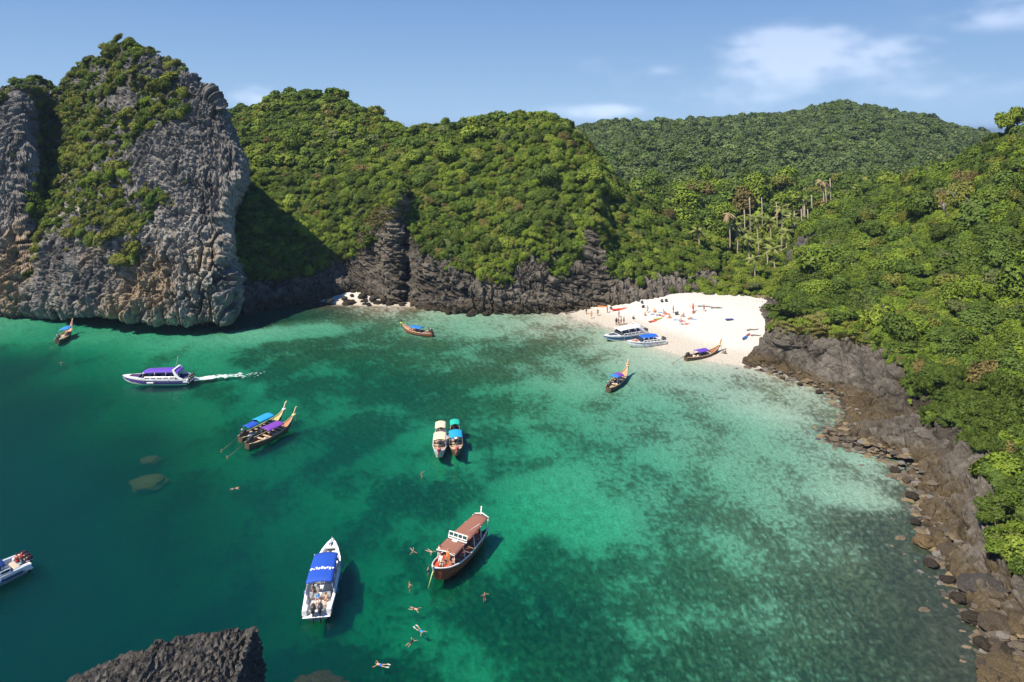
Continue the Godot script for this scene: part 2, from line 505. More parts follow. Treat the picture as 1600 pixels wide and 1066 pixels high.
func build_massif() -> void:
	# px, lip row, lip d, face top row, face top d, ridge row, ridge d
	var cols := [[-330, 505, 164, 340, 172, 215, 235], [-230, 500, 162, 335, 171, 195, 230], [-130, 496, 160, 335, 168, 165, 225], [-50, 492, 158, 310, 166, 152, 212], [0, 489, 157, 215, 167, 150, 188], [32, 488, 156, 200, 168, 142, 186], [58, 488, 155, 385, 164, 139, 206], [92, 487, 152, 360, 160, 147, 212],
		[128, 485, 148.5, 350, 156, 112, 208], [160, 487, 146, 345, 154, 96, 190], [205, 493, 144, 335, 153, 80, 178], [245, 495, 143, 225, 158, 98, 172], [290, 497, 142.5, 208, 157, 124, 167], [330, 495, 143.5, 200, 157, 154, 163]]
	var rows: Array = []
	for k in 10: rows.append(PackedVector3Array())
	for c: Array in cols:
		var lip := at(c[0], c[1], c[2])
		var ft := at(c[0], c[3], c[4])
		var rg := at(c[0], c[5], c[6])
		var deep := 6.5 if c[0] > 90 else 1.0
		rows[0].append(Vector3(lip.x, -7, lip.z - deep))
		rows[1].append(Vector3(lip.x, -0.3, lip.z - deep))
		rows[2].append(Vector3(lip.x, lip.y * 0.6 + 0.4, lip.z - deep * 0.7))
		rows[3].append(lip + Vector3(0, 0.2, 0))
		rows[4].append(lip.lerp(ft, 0.33) + Vector3(0, 0, 1.2))
		rows[5].append(lip.lerp(ft, 0.68) + Vector3(0, 0, 0.8))
		rows[6].append(ft)
		rows[7].append(ft.lerp(rg, 0.5) + Vector3(0, 2.0, 0))
		rows[8].append(rg)
		rows[9].append(rg + Vector3(rg.x * 0.22 - 3.0, -14, -34))
	# the right-hand edge, then its far side, which runs away from the eye
	var edge := [[354, 520, 151], [354, 512, 151], [357, 506, 149.5], [361, 492, 146], [350, 425, 150], [350, 345, 152], [372, 268, 156], [360, 212, 163], [346, 178, 162], [335, 220, 180]]
	for k in 10:
		var e: Array = edge[k]
		var q := at(e[0], e[1], e[2])
		if k < 2: q.y = [-7, -0.3][k]
		rows[k].append(q)
	for k in 10:
		var e: Array = edge[k]
		var q := at(e[0] - 3, e[1], e[2]) * Vector3(1.16, 1, 1.14)
		if k < 2: q.y = [-7, -0.3][k]
		if k > 5: q.y -= (k - 5) * 1.2
		rows[k].append(q)
	for k in 10:
		var e: Array = edge[k]
		var q := at(e[0] - 3, e[1], e[2]) * Vector3(1.5, 1, 1.3)
		q.y -= 3.0
		rows[k].append(q)
	massif = loft(rows, 580, 430)
	var flute := noise(61, 0.8, 4, true)
	var lump := noise(62, 0.07, 4)
	var block := noise(63, 0.42, 4, true)
	var fine := noise(64, 1.1, 3)
	var rib := noise(67, 0.16, 3, true)
	var teeth := noise(60, 1.15, 3, true)
	var gap := cells(68, 0.34, FastNoiseLite.RETURN_DISTANCE2_SUB)
	var gap2 := cells(69, 0.95, FastNoiseLite.RETURN_DISTANCE2_SUB)
	var s := massif
	var n0 := s.n.duplicate()
	var stain := noise(65, 0.09, 4)
	var streak := noise(66, 0.35, 3)
	s.c.resize(s.p.size())
	for k in s.p.size():
		var v := s.vs[k / s.nu] * 9.0
		var q := s.p[k]
		var along := Vector3(q.x, q.y * 0.13 + lump.get_noise_3dv(q) * 2.0, q.z)   # flutes hang almost straight down
		var fl := flute.get_noise_3dv(along)
		var amp := smoothstep(2.2, 3.4, v)
		var face := smoothstep(7.5, 6.0, v)
		var lu := lump.get_noise_3dv(q)
		var bl := block.get_noise_3dv(Vector3(q.x, q.y * 0.7, q.z))
		var rb := rib.get_noise_3dv(Vector3(q.x + lu * 6.0, q.y * 0.22, q.z))
		var low := smoothstep(26.0, 12.0, q.y)
		var wv := Vector3(lu * 2.5, 0, bl * 1.2)
		var g1 := smoothstep(0.13, 0.0, gap.get_noise_3dv(Vector3(q.x, q.y * 0.3, q.z) + wv) + 0.98)
		var g2 := smoothstep(0.20, 0.0, gap2.get_noise_3dv(Vector3(q.x, q.y * 0.45, q.z) + wv) + 0.98)
		var saw := teeth.get_noise_3dv(Vector3(q.x + bl, q.y * 0.2, q.z))
		var calm := 1.0 - 0.55 * smoothstep(12.0, 22.0, q.y) * face
		var disp := -g1 * 1.7 * amp * calm - g2 * 0.5 * amp + lu * 2.6 * amp + bl * 0.9 * amp * calm + fl * lerpf(1.0, 0.8, face) * amp + saw * 0.6 * amp + rb * (1.3 + 1.3 * low) * amp * face + fine.get_noise_3dv(q) * 0.45
		s.p[k] = q + n0[k] * disp
		# pale grey, dark where rain runs, ochre where it broke fresh low on the face
		var st := stain.get_noise_3dv(q * Vector3(1, 0.5, 1))
		var sk := streak.get_noise_3dv(q * Vector3(1, 0.12, 1))
		var col := Vector3(0.34, 0.322, 0.295).lerp(Vector3(0.58, 0.54, 0.475), smoothstep(-0.25, 0.45, st + sk * 0.6))
		col = col.lerp(Vector3(0.10, 0.10, 0.105), smoothstep(0.02, 0.42, -sk - st * 0.3) * 0.75)
		col = col.lerp(Vector3(0.46, 0.335, 0.20), smoothstep(0.02, 0.36, st * 0.8 - fl * 0.22 + 0.04 + 0.22 * smoothstep(24.0, 10.0, q.y)) * smoothstep(30.0, 14.0, q.y) * 0.8)
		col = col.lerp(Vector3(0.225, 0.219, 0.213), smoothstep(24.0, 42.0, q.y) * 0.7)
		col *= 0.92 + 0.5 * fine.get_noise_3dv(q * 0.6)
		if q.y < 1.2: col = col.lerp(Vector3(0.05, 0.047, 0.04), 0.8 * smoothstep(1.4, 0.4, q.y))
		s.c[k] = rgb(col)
	s.normals()
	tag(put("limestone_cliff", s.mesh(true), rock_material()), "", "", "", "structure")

func strata(q: Vector3, tilt: Vector3, thick: float, wob: float) -> float:   # stepped ledges across the tilted beds: 0..1, sharp on one side
	var t := q.dot(tilt) / thick + wob
	var f := t - floorf(t)
	return f * f * (1.0 - smoothstep(0.86, 1.0, f))

func build_hill() -> void:
	# px, base row, base height, rock top row, rock depth, ridge row, ridge d
	var cols := [[300, 492, 0, 450, 10, 185, 265], [345, 492, 0, 446, 9, 165, 262], [385, 489, 0, 442, 8, 150, 258], [430, 480, 0, 432, 8, 134, 254], [480, 470, 0.3, 424, 8, 128, 250], [528, 455, 1.4, 402, 8, 132, 245], [560, 452, 1.6, 385, 7, 150, 240], [592, 462, 0.8, 345, 7, 168, 235], [614, 472, 0.2, 318, 6, 177, 230], [627, 475, 0, 312, 9, 182, 228],
		[636, 462, 0.8, 330, 9, 184, 226], [650, 478, 0, 385, 4, 184, 224], [690, 486, 0, 405, 5, 180, 222], [740, 489, 0, 432, 5, 176, 219], [800, 489, 0, 436, 5, 167, 216], [842, 488, 0, 400, 7, 165, 214], [880, 487, 0, 424, 5, 174, 212], [912, 483, 0.2, 412, 6, 206, 212], [928, 480, 0.5, 365, 9, 227, 212], [948, 476, 0.9, 425, 5, 252, 213],
		[985, 470, 1.7, 436, 5, 284, 216], [1030, 462, 2.5, 432, 6, 304, 222], [1075, 455, 2.8, 440, 6, 325, 232], [1120, 448, 3.2, 432, 8, 345, 250]]
	var rows: Array = []
	for k in 8: rows.append(PackedVector3Array())
	for c: Array in cols:
		var b := on(c[0], c[1], c[2])
		var rt := at(c[0], c[3], -b.z + c[4])
		var rg := at(c[0], c[5] + 22, c[6])
		rows[0].append(b + Vector3(0, -3.5, -0.5))
		rows[1].append(b)
		rows[2].append(b.lerp(rt, 0.5) + Vector3(0, 0, -0.5))
		rows[3].append(rt)
		var rs := at(c[0], clampf(c[3], 365, 425), clampf(-b.z, 160, 170) + 6.5)   # the slope runs on evenly above the clefts
		rows[4].append(rs.lerp(rg, 0.36) + Vector3(0, 2.6, 0))
		rows[5].append(rs.lerp(rg, 0.72) + Vector3(0, 2.4, 0))
		rows[6].append(rg)
		rows[7].append(rg + Vector3(0, -16, -45))
	hill = loft(rows, 680, 310, 0.62)
	var s := hill
	var lump := noise(71, 0.05, 4)
	var block := noise(72, 0.3, 4, true)
	var crack := noise(73, 0.5, 3, true)
	var fine := noise(74, 1.3, 3)
	var warp := noise(75, 0.12, 2)
	var chunk := cells(76, 0.30, FastNoiseLite.RETURN_CELL_VALUE)
	var gap := cells(76, 0.30, FastNoiseLite.RETURN_DISTANCE2_SUB)
	var chip := cells(77, 0.85, FastNoiseLite.RETURN_CELL_VALUE)
	var n0 := s.n.duplicate()
	s.c.resize(s.p.size())
	var tilt := Vector3(0.5, 0.85, 0.12).normalized()
	for k in s.p.size():
		var v := s.vs[k / s.nu] * 7.0
		var q := s.p[k]
		var rocky := smoothstep(3.5, 3.0, v)
		var wb := warp.get_noise_3dv(q)
		var lu := lump.get_noise_3dv(q)
		var ledge := strata(q, tilt, 1.7, wb * 3.4 + lu * 1.5)
		var ledge2 := strata(q, tilt, 0.7, wb * 4.0)
		var cr := crack.get_noise_3dv(Vector3(q.x, q.y * 0.35, q.z))
		var bl := block.get_noise_3dv(q)
		var qq := q + tilt * (q.dot(tilt) * 1.1) + Vector3(wb * 3.0, 0, 0)
		var ck := chunk.get_noise_3dv(qq)
		var gp := smoothstep(0.16, 0.0, gap.get_noise_3dv(qq) + 0.98)
		var cp := chip.get_noise_3dv(qq)
		var disp := lu * lerpf(3.0, 2.0, rocky) + rocky * (ck * 0.55 + cp * 0.3 - gp * 0.6 + ledge * 0.8 + ledge2 * 0.4 + bl * 1.1 + cr * 0.6 + fine.get_noise_3dv(q) * 0.25)
		s.p[k] = q + n0[k] * disp * smoothstep(0.3, 1.4, v + 0.2)
		var col := Vector3(0.095, 0.084, 0.068).lerp(Vector3(0.28, 0.247, 0.205), clampf(0.35 + bl * 0.4 + lu * 0.7 + wb * 0.5 + cp * 0.25 + ck * 0.15, 0, 1))
		col = col.lerp(Vector3(0.05, 0.046, 0.044), clampf(-cr * 0.6 + 0.1, 0, 0.7))
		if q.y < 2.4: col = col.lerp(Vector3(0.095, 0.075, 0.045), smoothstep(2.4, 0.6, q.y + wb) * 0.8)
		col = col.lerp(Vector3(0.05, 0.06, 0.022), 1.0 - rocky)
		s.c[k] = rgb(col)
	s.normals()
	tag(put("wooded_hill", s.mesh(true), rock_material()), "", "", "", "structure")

func soil_material() -> StandardMaterial3D:
	return rock_material()

func build_far_hill() -> void:
	var ridge := [[760, 235], [860, 216], [920, 204], [960, 199], [1000, 200], [1060, 198], [1120, 192], [1180, 186], [1230, 178], [1280, 166], [1300, 163], [1350, 166], [1400, 176], [1440, 190], [1480, 205], [1520, 219], [1580, 232], [1660, 246], [1760, 262]]
	var rows: Array = []
	for k in 5: rows.append(PackedVector3Array())
	for c: Array in ridge:
		var rg := at(c[0], c[1] + (8.0 if c[0] > 1190 and c[0] < 1420 else 2.0) - (6.0 if c[0] > 1500 else 0.0), 560)
		var bs := at(c[0], 305, 300)
		rows[0].append(bs + Vector3(0, -6, 30))
		rows[1].append(bs)
		rows[2].append(bs.lerp(rg, 0.5) + Vector3(0, 3, 0))
		rows[3].append(rg)
		rows[4].append(rg + Vector3(0, -40, -120))
	far_hill = loft(rows, 160, 70)
	var lump := noise(81, 0.012, 4)
	for k in far_hill.p.size():
		var q := far_hill.p[k]
		var v := far_hill.vs[k / far_hill.nu] * 4.0
		far_hill.p[k].y += lump.get_noise_3dv(q) * 14.0 * smoothstep(3.0, 2.4, v) * smoothstep(0.2, 1.2, v)
	far_hill.normals()
	far_hill.c.resize(far_hill.p.size())
	far_hill.c.fill(Color(0.05, 0.05, 0.025))
	tag(put("distant_hill", far_hill.mesh(), rock_material()), "", "", "", "structure")

func build_valley() -> void:
	var rows: Array = []
	for r: Array in [[166, -0.5], [169, 2.4], [179, 3.1], [200, 3.9], [214, 4.8], [238, 8.5], [280, 12.5], [330, 15], [380, 15]]:
		var p := PackedVector3Array()
		for px in [985, 1010, 1040, 1070, 1120, 1180, 1230, 1280, 1340, 1420]:
			var back: float = (px - 1040) * 0.035 if px > 1040 else (1040 - px) * 0.02
			var h: float = r[1] + (absf(px - 1130.0) / 100.0) * 0.4
			p.append(Vector3((px - 800) * r[0] / F, h, -r[0] + back * (1.0 if r[0] < 190 else 0.0)))
		rows.append(p)
	valley = loft(rows, 90, 80)
	var lump := noise(85, 0.06, 3)
	var s := valley
	s.c.resize(s.p.size())
	for k in s.p.size():
		s.p[k].y += lump.get_noise_3dv(s.p[k]) * 1.0
		var l := lump.get_noise_3dv(s.p[k] * 2.3)
		s.c[k] = rgb(Vector3(0.085, 0.075, 0.035).lerp(Vector3(0.42, 0.33, 0.22), smoothstep(6.5, 3.2, s.p[k].y) * smoothstep(-0.2, 0.3, l)))
	s.normals()
	tag(put("valley_floor", s.mesh(), rock_material()), "", "", "", "structure")

func build_spur() -> void:
	# shore px, row | rock top px, row, d | slope px, row, d | upper px, row, d | ridge px, row, d
	var cols := [[1150, 440, 1225, 420, 196, 1245, 375, 205, 1265, 330, 222, 1240, 300, 262], [1192, 494, 1228, 455, 166, 1255, 400, 180, 1285, 345, 202, 1290, 300, 238], [1196, 528, 1225, 492, 142, 1265, 440, 158, 1312, 372, 182, 1350, 288, 222], [1158, 566, 1218, 520, 128, 1290, 470, 142, 1362, 385, 165, 1400, 275, 208],
		[1200, 580, 1285, 528, 122, 1345, 480, 132, 1412, 390, 152, 1455, 262, 196], [1250, 596, 1350, 545, 116, 1400, 490, 125, 1462, 400, 143, 1505, 238, 182], [1310, 622, 1420, 605, 104, 1462, 530, 113, 1530, 420, 130, 1562, 212, 170], [1320, 655, 1452, 632, 98, 1510, 560, 106, 1585, 440, 121, 1605, 192, 160], [1282, 686, 1478, 650, 93, 1555, 590, 99, 1640, 450, 113, 1660, 170, 152],
		[1385, 712, 1520, 690, 87, 1600, 620, 93, 1690, 460, 107, 1730, 140, 147], [1428, 760, 1556, 722, 80, 1645, 650, 87, 1750, 470, 101, 1800, 110, 143], [1440, 815, 1570, 780, 73, 1690, 690, 81, 1810, 480, 97, 1880, 80, 140], [1478, 880, 1592, 850, 66.5, 1740, 740, 75, 1880, 500, 92, 1970, 60, 136], [1515, 950, 1640, 930, 60, 1800, 800, 69, 1960, 520, 87, 2060, 40, 132], [1560, 1030, 1700, 1010, 54.5, 1880, 860, 63, 2050, 560, 82, 2160, 20, 128],
		[1620, 1120, 1770, 1100, 49.5, 1960, 940, 58, 2150, 600, 77, 2280, 0, 125]]
	var rows: Array = []
	for k in 8: rows.append(PackedVector3Array())
	for c: Array in cols:
		var b := on(c[0], c[1], 0.0 if c[0] != 1150 and c[0] != 1192 and c[0] != 1196 else 2.2)
		var rt := at(c[2], c[3], c[4])
		var s1 := at(c[5], c[6], c[7])
		var s2 := at(c[8], c[9], c[10])
		var rg := at(c[11], c[12] + 18, c[13])
		rows[0].append(b + Vector3(-1.5, -2.6, 0.8))
		rows[1].append(b + Vector3(0, -0.15, 0))
		rows[2].append(b.lerp(rt, 0.55) + Vector3(0, -0.2, 0))
		rows[3].append(rt)
		rows[4].append(s1)
		rows[5].append(s2)
		rows[6].append(rg)
		rows[7].append(rg + Vector3(40, -20, -40))
	spur = loft(rows, 700, 400, 0.68)
	var s := spur
	var lump := noise(91, 0.06, 4)
	var block := noise(92, 0.28, 4, true)
	var crack := noise(93, 0.55, 3, true)
	var fine := noise(94, 1.1, 3)
	var warp := noise(95, 0.11, 2)
	var chunk := cells(96, 0.26, FastNoiseLite.RETURN_CELL_VALUE)
	var gap := cells(96, 0.26, FastNoiseLite.RETURN_DISTANCE2_SUB)
	var chip := cells(97, 0.8, FastNoiseLite.RETURN_CELL_VALUE)
	var cap := noise(98, 0.085, 3)
	var n0 := s.n.duplicate()
	s.c.resize(s.p.size())
	var tilt := Vector3(-0.25, 0.93, 0.3).normalized()
	for k in s.p.size():
		var v := s.vs[k / s.nu] * 7.0
		var q := s.p[k]
		var rocky := smoothstep(3.7, 3.15, v)
		var wb := warp.get_noise_3dv(q)
		var lu := lump.get_noise_3dv(q)
		var ledge := strata(q, tilt, 1.5, wb * 1.5)
		var ledge2 := strata(q, tilt, 0.62, wb * 2.6)
		var cr := crack.get_noise_3dv(q)
		var bl := block.get_noise_3dv(q)
		var fi := fine.get_noise_3dv(q)
		var qq := q + tilt * (q.dot(tilt) * 1.3) + Vector3(wb * 3.0, 0, bl * 0.8)
		var ck := chunk.get_noise_3dv(qq)
		var gp := smoothstep(0.16, 0.0, gap.get_noise_3dv(qq) + 0.98)
		var cp := chip.get_noise_3dv(qq)
		var ca := cap.get_noise_3dv(q)
		var disp := lu * lerpf(1.6, 1.7, rocky) + rocky * (ca * 1.4 + ck * 0.5 + cp * 0.3 - gp * 0.6 - 0.5 + ledge * 0.85 + ledge2 * 0.35 + bl * 0.6 + cr * 0.35 + fi * 0.16)
		s.p[k] = q + n0[k] * disp * smoothstep(0.5, 1.6, v) * lerpf(0.62, 1.0, smoothstep(1.8, 2.8, v))
		var col := Vector3(0.075, 0.064, 0.05).lerp(Vector3(0.225, 0.2, 0.168), clampf(0.3 + bl * 0.45 + lu * 0.8 + wb * 0.4 + cp * 0.3 + ck * 0.2, 0, 1))
		col = col.lerp(Vector3(0.055, 0.05, 0.045), clampf(-cr * 0.5 - 0.05, 0, 0.7))
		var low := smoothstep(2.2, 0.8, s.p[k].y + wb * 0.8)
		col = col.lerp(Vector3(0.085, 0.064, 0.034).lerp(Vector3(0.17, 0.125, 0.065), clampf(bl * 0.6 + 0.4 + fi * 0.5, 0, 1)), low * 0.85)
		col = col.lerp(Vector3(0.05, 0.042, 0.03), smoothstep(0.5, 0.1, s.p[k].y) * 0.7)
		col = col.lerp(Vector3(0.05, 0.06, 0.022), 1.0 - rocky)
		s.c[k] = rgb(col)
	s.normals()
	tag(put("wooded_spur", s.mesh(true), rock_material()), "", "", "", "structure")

# ---------------------------------------------------------------- vegetation
func seen(p: Vector3) -> Vector2:   # where a point lies in the 1600-wide picture
	return Vector2(800.0 + p.x * F / -p.z, HZ + (EYE - p.y) * F / -p.z)

# a crown of leaf sprays: lumps [centre, radius] carry sprays of leaves at their skin and within
func crown(seed_: int, lumps: Array, leaves: int, size: float, flat := 0.35, long := 1.5) -> ArrayMesh:
	var r := RandomNumberGenerator.new()
	r.seed = seed_
	var v := PackedVector3Array()
	var n := PackedVector3Array()
	var c := PackedColorArray()
	v.resize(leaves * 6)
	n.resize(leaves * 6)
	c.resize(leaves * 6)
	var total := 0.0
	for l: Array in lumps: total += l[1] * l[1]
	var k := 0
	for li in lumps.size():
		var l: Array = lumps[li]
		var count := int(leaves * l[1] * l[1] / total)
		if li == lumps.size() - 1: count = leaves - k / 6
		var tone := r.randf_range(0.86, 1.14)
		for q in count:
			var dir := Vector3(r.randfn(), r.randfn(), r.randfn()).normalized()
			if dir.y < -0.45: dir.y = -dir.y * 0.7
			var squash := Vector3(1, 0.85, 1)
			var pos: Vector3 = l[0] + dir * squash * l[1] * (r.randf_range(0.74, 1.16) if r.randf() < 0.82 else r.randf_range(0.3, 0.85))
			var nn := (dir * 0.75 + Vector3(0, flat, 0) + Vector3(r.randfn(), r.randfn(), r.randfn()) * 0.46).normalized()
			var a := nn.cross(Vector3(r.randfn(), r.randfn(), r.randfn())).normalized()
			var b := nn.cross(a)
			var sz := size * r.randf_range(0.6, 1.35)
			var tip := pos + a * sz * long * 0.5 - nn * sz * 0.22
			var tail := pos - a * sz * long * 0.5 - nn * sz * 0.1
			var left := pos + b * sz * 0.5
			var right := pos - b * sz * 0.5
			var sn := (nn * 0.85 + dir * 0.35).normalized()
			var t := tone * r.randf_range(0.66, 1.34)
			var col := Color(t * r.randf_range(0.9, 1.12), t, t * r.randf_range(0.8, 1.1))
			for w: Vector3 in [tail, left, tip, tail, tip, right]:
				v[k] = w
				n[k] = sn
				c[k] = col
				k += 1
	var arr := []
	arr.resize(Mesh.ARRAY_MAX)
	arr[Mesh.ARRAY_VERTEX] = v
	arr[Mesh.ARRAY_NORMAL] = n
	arr[Mesh.ARRAY_COLOR] = c
	var m := ArrayMesh.new()
	m.add_surface_from_arrays(Mesh.PRIMITIVE_TRIANGLES, arr)
	return m

func dome(seed_: int, count: int, spread: float, tall: float, lo: float, hi: float) -> Array:
	var r := RandomNumberGenerator.new()
	r.seed = seed_
	var out := []
	for k in count:
		var a := r.randf() * TAU
		var q := sqrt(r.randf()) * spread
		out.append([Vector3(cos(a) * q, (1.0 - q * q * 0.7) * tall * r.randf_range(0.55, 1.0), sin(a) * q), r.randf_range(lo, hi)])
	return out

func tiers(seed_: int, count: int) -> Array:   # branches in flat layers
	var r := RandomNumberGenerator.new()
	r.seed = seed_
	var out := []
	for k in count:
		var y := 0.1 + 0.95 * float(k) / count
		var reach := 0.9 - 0.5 * float(k) / count
		var a := k * 2.4 + r.randf() * 0.6
		out.append([Vector3(cos(a) * reach * 0.62, y, sin(a) * reach * 0.62), r.randf_range(0.34, 0.5)])
	return out

var near_kinds: Array[ArrayMesh] = []
var far_kinds: Array[ArrayMesh] = []
var kind_names := ["broad leaved tree", "domed tree", "tiered tree", "loose shrub", "feathery tree", "spreading tree"]

func tube(st: SurfaceTool, a: Vector3, b: Vector3, ra: float, rb: float, sides := 6, cap := true) -> void:
	var ax := (b - a).normalized()
	var u := ax.cross(Vector3.RIGHT if absf(ax.x) < 0.8 else Vector3.UP).normalized()
	var w := ax.cross(u)
	for k in sides:
		var t0 := TAU * k / sides
		var t1 := TAU * (k + 1) / sides
		var d0 := u * cos(t0) + w * sin(t0)
		var d1 := u * cos(t1) + w * sin(t1)
		for q: Array in [[d0, a, ra], [d0, b, rb], [d1, b, rb], [d0, a, ra], [d1, b, rb], [d1, a, ra]]:
			st.set_normal(q[0])
			st.add_vertex(q[1] + q[0] * q[2])
		if cap:
			st.set_normal(ax)
			st.add_vertex(b)
			st.set_normal(ax)
			st.add_vertex(b + d1 * rb)
			st.set_normal(ax)
			st.add_vertex(b + d0 * rb)

func tool() -> SurfaceTool:
	var st := SurfaceTool.new()
	st.begin(Mesh.PRIMITIVE_TRIANGLES)
	return st

func tree_trunk(seed_: int) -> ArrayMesh:   # a bole with limbs that reach into a crown of radius one
	var r := RandomNumberGenerator.new()
	r.seed = seed_
	var st := tool()
	tube(st, Vector3(0, -1.1, 0), Vector3(0.04, 0.15, 0.02), 0.075, 0.05)
	for k in 5:
		var a := k * 1.3 + r.randf()
		var e := Vector3(cos(a) * 0.55, r.randf_range(0.45, 0.95), sin(a) * 0.55)
		tube(st, Vector3(0.03, 0.02 + 0.02 * k, 0.02), e * 0.6, 0.042, 0.026, 5)
		tube(st, e * 0.6, e + Vector3(0.08, 0.1, -0.05), 0.026, 0.008, 4)
	return st.commit()

func leaf_material(tint := Color.WHITE) -> StandardMaterial3D:   # tint is linear
	var key := "leaf %.3f %.3f %.3f" % [tint.r, tint.g, tint.b]
	if not mats.has(key):
		var m := StandardMaterial3D.new()
		m.vertex_color_use_as_albedo = true
		m.albedo_color = tint.linear_to_srgb()
		m.roughness = 0.55
		m.metallic_specular = 0.28
		m.backlight_enabled = true
		m.backlight = Color(0.36, 0.42, 0.14)
		mats[key] = m
	return mats[key]

const GREENS := [[0.08, 0.123, 0.016], [0.123, 0.185, 0.02], [0.171, 0.24, 0.024], [0.2, 0.262, 0.032], [0.18, 0.198, 0.033], [0.171, 0.141, 0.045], [0.135, 0.163, 0.048], [0.098, 0.154, 0.024], [0.105, 0.152, 0.048], [0.128, 0.175, 0.052], [0.09, 0.134, 0.044]]  # last three are bluer, painting the haze into the distant hill's leaves
const GREEN_NAMES := ["dark green", "mid green", "fresh green", "yellow green", "olive green", "brownish", "grey green", "deep green", "cool green", "cool green", "cool green"]

class Plant:
	var t: Transform3D
	var kind: int
	var tint: int
	var vary: float
	var region: int
	var big: float

var plants: Array[Plant] = []
var clump: FastNoiseLite
var clump2: FastNoiseLite

func plant(p: Vector3, r: float, region: int, tall := 1.0, kind := -1, tint := -1, up := Vector3.UP) -> void:
	var q := Plant.new()
	q.kind = kind if kind >= 0 else [0, 0, 1, 1, 2, 3, 5, 5, 4][rng.randi() % 9]
	var lean := Basis(Quaternion(Vector3.UP, up)) if up.y < 0.999 else Basis()
	var b := lean * Basis(Vector3.UP, rng.randf() * TAU) * Basis(Vector3(1, 0, 0), rng.randf_range(-0.15, 0.15))
	q.t = Transform3D(b * Basis.from_scale(Vector3(r * rng.randf_range(0.8, 1.35), r * tall * rng.randf_range(0.7, 1.3), r * rng.randf_range(0.75, 1.2))), p)
	if tint < 0:
		var n := clump.get_noise_3dv(p) * 1.5 + rng.randfn() * 0.42 - (0.1 if region == 4 else 0.0)
		if rng.randf() < 0.05: tint = 5 if rng.randf() < 0.5 else 6
		elif n < -0.45: tint = 0
		elif n < -0.15: tint = 7
		elif n < 0.14: tint = 1
		elif n < 0.42: tint = 2
		elif n < 0.62: tint = 4
		else: tint = 3
	q.tint = tint
	q.vary = rng.randf_range(0.82, 1.2)
	q.region = region
	var s := seen(p)
	q.big = r / -p.z if s.x > -20 and s.x < 1620 and s.y < 1080 else 0.0
	plants.append(q)

func scatter(s: Sheet, region: int, step: int, want: Callable) -> void:
	# want(point, normal, u 0..1, v in rows) gives [plants per square metre, radius, height over ground in radii, tint or -1]
	for j in range(0, s.nv - step, step):
		for i in range(0, s.nu - step, step):
			var a := s.p[j * s.nu + i]
			var b := s.p[j * s.nu + i + step]
			var c := s.p[(j + step) * s.nu + i]
			var area := (b - a).cross(c - a).length()
			var q: Array = want.call(a, s.n[j * s.nu + i], float(i) / s.nu, s.vs[j])
			var m: float = q[0] * area
			while m > 0.0:
				if rng.randf() < m:
					var r: float = q[1] * (0.5 + 1.9 * pow(rng.randf(), 3.6))
					if region != 2 and region != 3 and rng.randf() < 0.03: r *= 1.8
					var p := a + (b - a) * rng.randf() + (c - a) * rng.randf()
					var sn := s.n[j * s.nu + i]
					if sn.y < 0.0: sn = -sn
					var up := (Vector3.UP * 0.45 + sn * 0.8).normalized()
					plant(p + up * r * (q[2] + rng.randf_range(-0.4, 0.25)), r, region, q[4] if q.size() > 4 else 1.0, q[5] if q.size() > 5 else -1, q[3], up)
				m -= 1.0

func bump(x: float, y: float, cx: float, cy: float, rx: float, ry: float) -> float:
	var a := (x - cx) / rx
	var b := (y - cy) / ry
	return exp(-a * a - b * b)

